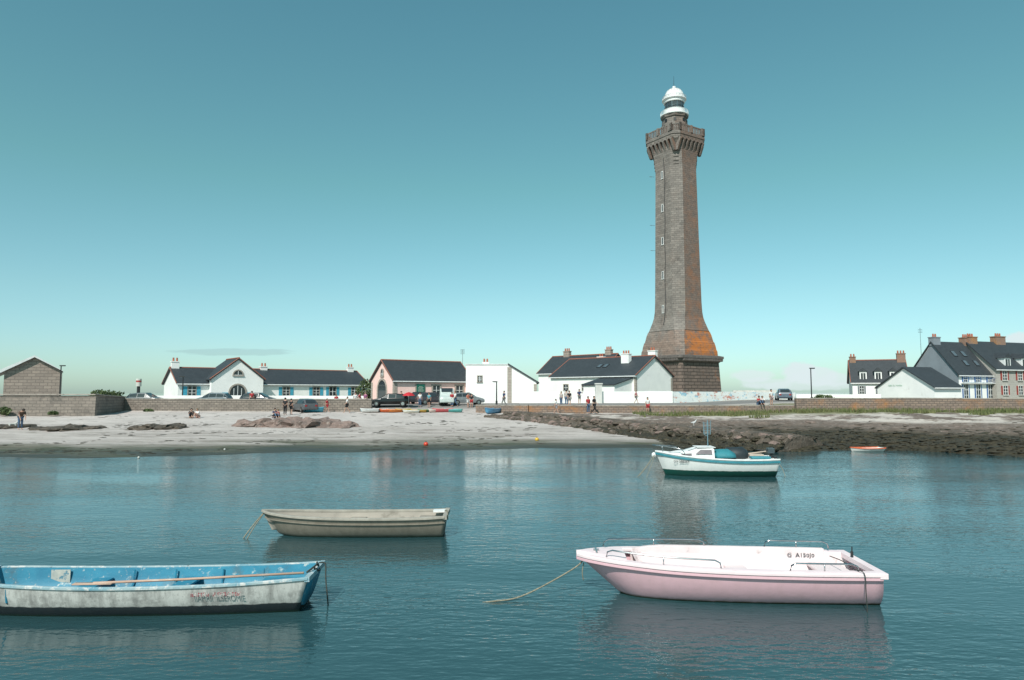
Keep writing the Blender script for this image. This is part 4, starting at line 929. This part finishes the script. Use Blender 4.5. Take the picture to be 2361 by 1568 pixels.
def rail(x0,x1,s,base,up):
    b=B()
    def hbx(x): return interp(x,[(a[0],a[2]) for a in st])
    def shx(x): return interp(x,[(a[0],a[3]) for a in st])
    yo=lambda x: s*(hbx(x)-.08)
    pts=[(x0,yo(x0),shx(x0)+base),(x0+.02,yo(x0)+0,shx(x0)+base+up*.7),(x0+.1,yo(x0+.1),shx(x0)+base+up)]
    n=10
    for i in range(1,n): x=x0+.1+(x1-x0-.2)*i/n; pts.append((x,yo(x),shx(x)+base+up))
    pts+=[(x1-.1,yo(x1-.1),shx(x1)+base+up),(x1-.02,yo(x1),shx(x1)+base+up*.7),(x1,yo(x1),shx(x1)+base)]
    b.tube(pts,.014,8); xm=(x0+x1)/2; b.tube([(xm,yo(xm),shx(xm)+base),(xm,yo(xm),shx(xm)+base+up)],.011,6)
    b.obj('handrail',steel,rt,smooth=True)
rail(.5,2.35,-1,.03,.13); rail(.5,2.4,1,.07,.12); rail(3.45,4.55,-1,.03,.12); rail(3.5,4.65,1,.08,.12)
b=B(); b.tube([(.35,-.18,.72),(.35,.18,.72)],.018,6); b.box(.30,.40,-.03,.03,.69,.74); b.obj('cleat',steel,rt)
text(rt,'G  A15ɔJɔ',.10,(4.12,.648,.53),(d2(88),0,0),paint((.05,.05,.05),.6),sx=1.15)
b=B(); b.tube([(4.86,.25,.55),(4.87,.25,.78)],.012,6); b.box(4.845,4.885,.23,.27,.60,.70); b.obj('tiller_bracket',darkw,rt,bevel=.008)
ropes(rt,[([(4.5,-.70,.62),(4.57,-.89,.6),(4.58,-.90,.3),(4.6,-.89,-.1)],.008),([(4.5,.3,.6),(4.52,-.2,.63),(4.5,-.7,.62)],.008)],darkrope,'stern_line')
ropes(rt,[([(.12,-.05,.56),(-.0,-.08,.45),(-.35,-.2,.27),(-.8,-.45,.1),(-1.1,-.6,.03),(-1.4,-.68,.012),(-1.6,-.7,-.01)],.013),([(.13,0,.5),(.1,-.05,.35),(.12,-.03,.2)],.009)],ropem)
# --- white boat
st=smooth([(0,.42,.03,1.0,.0),(.35,.65,.34,.95,-.1),(1.0,1.15,.66,.86,-.2),(2.0,2.0,.88,.77,-.25),(3.2,3.2,.95,.72,-.25),(4.3,4.3,.88,.72,-.2),(5.0,4.9,.78,.74,-.12)])
dw=29.6
rt=root('fishing_boat',(X(1508,dw),dw,0),d2(-4),'white cabin fishing boat with teal stripe and green bottom','boat')
wh=hullmat('white_fishing_hull',(.78,.78,.76),(.008,.075,.058),.24,(.55,.56,.53),.35,rough=.35,slime=(.008,.05,.035))
b=B(); b.loft(hull(st,2.3,.2),closed=False,cap0=False); b.obj('hull',wh,rt,smooth=True)
b=B(); b.loft([[(a[0],-max(.01,a[2]-.03),a[3]-.06),(a[0],0,a[3]-.01),(a[0],max(.01,a[2]-.03),a[3]-.06),(a[0],0,a[3]-.12)] for a in st]); b.obj('deck',MN('white_deck',(.7,.7,.68),(.6,.61,.6),scale=3,rough=.6),rt)
b=B(); gun(b,st,.03,.05,.02,.03); b.obj('gunwale',whitep,rt)
b=B(); gun(b,[(a[0],a[1],a[2],a[3]-.10,0) for a in st],.012,.02,.04,.04); b.obj('stripe',paint((.035,.22,.27),.5),rt)
b=B()
def cab(x,w,zb,wt,zt): return [(x,-w,zb),(x,-wt,zt),(x,-wt*.6,zt+.03),(x,wt*.6,zt+.03),(x,wt,zt),(x,w,zb)]
b.loft([cab(.6,.3,.84,.26,.92),cab(.95,.46,.8,.42,.98),cab(1.3,.54,.78,.48,1.01),cab(1.75,.56,.75,.44,1.15),cab(2.35,.58,.74,.48,1.16),cab(2.4,.58,.74,.48,1.12)],0); b.obj('cabin',whitep,rt,bevel=.02)
b=B()
for s in (-1,1):
    b.add([(1.6,s*.57,.92),(2.3,s*.575,.90),(2.28,s*.525,1.10),(1.82,s*.50,1.10)],[(0,1,2,3)]); b.add([(1.0,s*.52,.87),(1.45,s*.555,.86),(1.45,s*.535,.95),(1.05,s*.50,.93)],[(0,1,2,3)])
b.add([(1.33,-.42,1.045),(1.33,.42,1.045),(1.72,.36,1.17),(1.72,-.36,1.17)],[(0,1,2,3)])
b.obj('window',MN('tinted_window',(.15,.12,.13),(.22,.19,.2),scale=2,rough=.1,bump=0),rt)
b=B(); b.box(1.68,2.46,-.5,.5,1.182,1.205); b.obj('cabin_roof',whitep,rt,bevel=.01)
b=B(); b.loft([[(x,-.05+w*math.cos(t*math.pi/8),.76+hh*math.sin(t*math.pi/8)) for t in range(9)] for x,w,hh in ((2.45,.4,.22),(2.55,.55,.33),(3.05,.55,.35),(3.3,.4,.22))]); b.obj('cover',paint((.03,.21,.25),.7),rt,smooth=True)
b=B(); b.loft([[(x,.1+w*math.cos(t*math.pi/8),.86+hh*math.sin(t*math.pi/8)) for t in range(16)] for x,w,hh in ((2.95,.2,.16),(3.05,.38,.3),(3.7,.38,.33),(3.9,.2,.18))]); b.obj('inflatable_cover',paint((.02,.03,.035),.6),rt,smooth=True)
def tb(pts,r,name,mt): ropes(rt,[(pts,r)],mt,name)
for s in (-1,1): tb([(1.2,s*.6,.85),(1.0,s*.62,1.12),(.5,s*.42,1.2),(-.05,s*.12,1.25),(-.08,0,1.25)],.018,'bow_rail',steel)
tb([(.3,-.3,.97),(.25,-.3,1.2)],.015,'bow_rail',steel)
b=B(); b.tube([(2.28,.2,.8),(2.28,.2,2.32)],.018,6)
b.tube([(2.12,.2,1.75),(2.1,.2,2.25),(2.13,.2,1.7),(2.2,.2,1.65),(2.4,.2,1.7),(2.42,.2,2.3)],.01,5)
for i in range(5): b.tube([(2.11,.2,1.75+.11*i),(2.41,.2,1.75+.11*i)],.006,4)
for i in range(3): b.tube([(2.17+.08*i,.2,1.68),(2.16+.09*i,.2,2.2)],.006,4)
b.obj('landing_net',paint((.15,.28,.34),.5),rt)
b=B(); b.box(4.7,4.98,-.14,.14,.93,1.15,0); b.box(4.8,4.92,-.05,.05,.2,.93,1); b.box(4.95,5.05,-.2,.2,.72,.8,1); b.tube([(4.7,0,1.05),(4.3,.05,1.07)],.025,6,1); b.obj('outboard_motor',[paint((.06,.08,.09),.35),darkw],rt,bevel=.04)
b=B(); b.box(3.9,4.7,-.55,-.2,.74,.83); b.box(4.0,4.6,.1,.5,.74,.87,1); b.tube([(3.5,.4,.8),(4.9,.5,.98)],.03,6,1); b.obj('fishing_gear',[paint((.05,.25,.3),.6),paint((.5,.42,.35),.7)],rt,bevel=.02)
text(rt,'GV 588567',.14,(1.0,-.665,.62),(d2(76),0,d2(-17)),darkw,ext=.004)
ropes(rt,[([(0,0,.92),(dx*.35,dy*.35,.5),(dx,dy,-.05)],.012) for dx,dy in ((-.9,-.9),(-.75,-.4),(-.55,-1.2))]+[([(4.9,.1,.7),(5.25,.0,.4),(5.35,-.3,-.05)],.012)],ropem)
b=B(); b.blob((-.05,0,.82),(.1,.09,.13),2,.05); b.obj('fender',whitep,rt,smooth=True)
# --- small boats, kayaks
def small(px,py,Lm,hb_,hh,col,inn,rot,label,name='beached_dinghy',cat='boat',world=None,kayak=False,rim=None):
    x,y=world if world else hit(px,py,40,90); z0=0 if world else H(x,y,False)+.02
    rt=root(name,(x,y,z0),rot,label,cat,'small boats pulled up on the sand' if not world else None)
    kz=0 if not world else -.08
    s_=smooth([(-Lm/2,-Lm/2+.25*hh*2,.03,hh*1.25,kz+.1*hh),(-Lm*.4,-Lm*.38,hb_*.5,hh*1.12,kz+.03),(-Lm*.15,-Lm*.15,hb_*.95,hh,kz),(Lm*.2,Lm*.2,hb_,hh,kz),(Lm*.42,Lm*.42,hb_*(.5 if kayak else .88),hh*1.05,kz),(Lm/2,Lm/2-.1,hb_*(.05 if kayak else .8),hh*1.12,kz+.02)],14)
    b=B(); b.loft(hull(s_,2.6,.15,n=6),closed=False,cap0=False); b.obj('hull',paint(col,.4),rt,smooth=True)
    b=B(); b.loft(hull(s_,3.2,.1,.04,hh*.25 if not kayak else hh*.8,n=6),closed=False,cap0=False); b.obj('interior',paint(inn,.5),rt,smooth=True)
    b=B(); gun(b,s_,.03,.06,.03,.02); b.obj('gunwale',paint(rim or tuple(min(.8,c*1.2+.05) for c in col),.5),rt)
    b=B(); b.box(-Lm*.02,Lm*.08,-hb_*.85,hb_*.85,hh*.55,hh*.65); b.obj('seat',paint(inn,.5),rt)
small(721,951,2.3,.6,.5,(.05,.28,.38),(.04,.40,.52),.25,'small turquoise dinghy beached on sand')
small(852,951,2.0,.45,.35,(.65,.66,.65),(.06,.3,.42),.2,'white dinghy with blue lining on sand')
for px,py,c,r_ in ((878,950,(.6,.6,.58),.4),(893,951,(.6,.12,.03),-.3),(910,951,(.65,.2,.04),.1),(930,950,(.6,.45,.1),.3),(948,953,(.7,.68,.6),-.1),(965,952,(.6,.35,.06),.2),(981,951,(.1,.25,.12),.3),(1003,951,(.7,.55,.5),.6)):
    small(px,py,1.8,.4,.28,c,tuple(k*.6 for k in c),r_+.2,'small bright plastic kayak on sand','kayak','kayak',kayak=True)
small(1020,951,2.2,.5,.35,(.55,.10,.11),(.5,.2,.2),.2,'small red dinghy pulled up on sand'); small(1045,951,2.0,.45,.32,(.1,.4,.38),(.2,.5,.45),-.1,'small pale green dinghy on sand')
small(1134,954,2.6,.55,.5,(.08,.25,.42),(.1,.33,.5),1.1,'light blue dinghy tilted near wall')
small(0,0,2.0,.5,.2,(.75,.74,.7),(.75,.74,.7),.1,'small orange and white dinghy afloat','small_dinghy',world=(X(1976,42),41.2),rim=(.62,.13,.05))
def buoy(px,py,r,col,lab):
    a,b_=ray(px,py); d=(CAMZ-.1)/-b_; x=a*d; z0=max(0,H(x,d,False))
    b=B(); b.blob((0,0,r*.6),(r,r,r*.95),3,.0); b.tube([(0,0,r*1.4),(0,0,r*1.9)],r*.2,8,1); b.obj('mooring_buoy',[paint(col,.35),darkw],loc=(x,d,z0),smooth=True,label=lab,category='buoy')
buoy(982,1028,.15,(.6,.06,.03),'round red mooring buoy near waterline'); buoy(1238,1020,.14,(.65,.4,.04),'round yellow mooring buoy near waterline'); buoy(320,1052,.06,(.6,.6,.55),'small cream buoy floating'); buoy(518,1038,.06,(.6,.6,.58),'small white buoy near waterline')
# gull
c=JA+JD*Lj*.72; rt=root('gull',(c.x+.3,c.y,1.12),.6,'white gull standing on jetty stones','bird')
me=skinmesh([(0,0,.24),(0,-.12,.27),(0,-.18,.36),(0,-.22,.42),(0,-.31,.41),(0,.16,.22),(0,.3,.2),(-.04,.02,.12),(-.04,.02,.0),(.04,.02,.12),(.04,.02,0)],[(0,1),(1,2),(2,3),(3,4),(0,5),(5,6),(0,7),(7,8),(0,9),(9,10)],[.08,.07,.045,.045,.012,.05,.015,.012,.01,.012,.01])
me.materials.append(paint((.7,.7,.7),.7)); o=bpy.data.objects.new('body',me); C.objects.link(o); o.parent=rt
# ---------------------------------------------------------------- world, sun, camera
EL=45.; AZ=250.
w=bpy.data.worlds.new('World'); S.world=w; w.use_nodes=True; nt=w.node_tree; nt.nodes.clear()
sky=nd(nt,'TexSky',sky_type='NISHITA',sun_disc=False,sun_elevation=d2(EL),sun_rotation=d2(200),altitude=0,air_density=1.,dust_density=.6,ozone_density=2.)
tc=nd(nt,'TexCoord').outputs['Generated']; sp=nd(nt,'SeparateXYZ',{0:tc})
cr_=nt.nodes.new('ShaderNodeValToRGB'); nt.links.new(sp.outputs[2],cr_.inputs[0])
els=cr_.color_ramp.elements
def cc(c): return (c[0]/2,c[1]/2,c[2]/2,1)
els[0].position=0.; els[0].color=cc((.90,1.22,1.36)); els[1].position=.5; els[1].color=cc((.93,1.58,1.17))
for ps,c in ((.06,(.95,1.27,1.30)),(.13,(1.0,1.35,1.18)),(.29,(.95,1.49,1.06))):
    e=els.new(ps); e.color=cc(c)
col=mixc(nt,1.,sky.outputs[0],cr_.outputs[0],'MULTIPLY'); col=mixc(nt,1.,col,(2.,2.,2.),'MULTIPLY')
yy=mth(nt,'MAXIMUM',sp.outputs[1],.01)
ax=mth(nt,'DIVIDE',sp.outputs[0],yy); el=mth(nt,'DIVIDE',sp.outputs[2],yy)
front=rng(nt,sp.outputs[1],.1,.3)
def cloud(col,cx,cz,rx,rz,ccol,dens,sx=20.,sz=34.,th=0.,wgt=1.9):
    dx=mth(nt,'DIVIDE',mth(nt,'SUBTRACT',ax,cx),rx); dz=mth(nt,'DIVIDE',mth(nt,'SUBTRACT',el,cz),rz)
    m_=mth(nt,'SUBTRACT',1.,mth(nt,'ADD',mth(nt,'MULTIPLY',dx,dx),mth(nt,'MULTIPLY',dz,dz)))
    v=nd(nt,'CombineXYZ',{0:mth(nt,'MULTIPLY',ax,sx),1:mth(nt,'MULTIPLY',el,sz),2:cx*9}).outputs[0]
    n=noi(nt,v,2.2,8,.6)
    f=mth(nt,'ADD',m_,mth(nt,'MULTIPLY',mth(nt,'SUBTRACT',n,.5),wgt))
    f=mth(nt,'MULTIPLY',mth(nt,'MULTIPLY',rng(nt,f,th,th+.5),dens),front)
    return mixc(nt,f,col,ccol)
CW=(7.4,8.5,8.7)
for (px,py,rx,ry,dn) in ((1735,866,55,16,.7),(1765,884,75,14,.55),(1842,860,48,27,.9),(1880,868,60,24,.8),(1925,876,50,18,.7),(1850,890,150,12,.6),(2352,785,40,22,.9),(2335,802,50,14,.6)):
    a,e=ray(px,py); col=cloud(col,a,e,rx/F,ry/F,CW,dn)
a,e=ray(545,812); col=cloud(col,a,e,160/F,9/F,(2.9,4.1,4.4),.3,8,70,wgt=2.4)
bg=nd(nt,'Background',{'Color':col,'Strength':.1}); out=nt.nodes.new('ShaderNodeOutputWorld'); nt.links.new(bg.outputs[0],out.inputs[0])
sl=bpy.data.lights.new('sun','SUN'); sl.energy=4.8; sl.angle=d2(.5); sl.color=(1.,.95,.89)
so=bpy.data.objects.new('sun',sl); C.objects.link(so)
v=Vector((math.cos(d2(AZ))*math.cos(d2(EL)),math.sin(d2(AZ))*math.cos(d2(EL)),math.sin(d2(EL))))
so.rotation_euler=v.to_track_quat('Z','Y').to_euler(); so.location=(0,0,50)
cd=bpy.data.cameras.new('camera'); cd.sensor_width=36; cd.lens=36*F/2361; cd.clip_end=20000; cd.clip_start=.1
co=bpy.data.objects.new('camera',cd); C.objects.link(co); co.location=(0,0,CAMZ); co.rotation_euler=(math.pi/2+TH,0,0)
S.camera=co
S.view_settings.view_transform='Standard'; S.view_settings.look='None'; S.view_settings.exposure=0
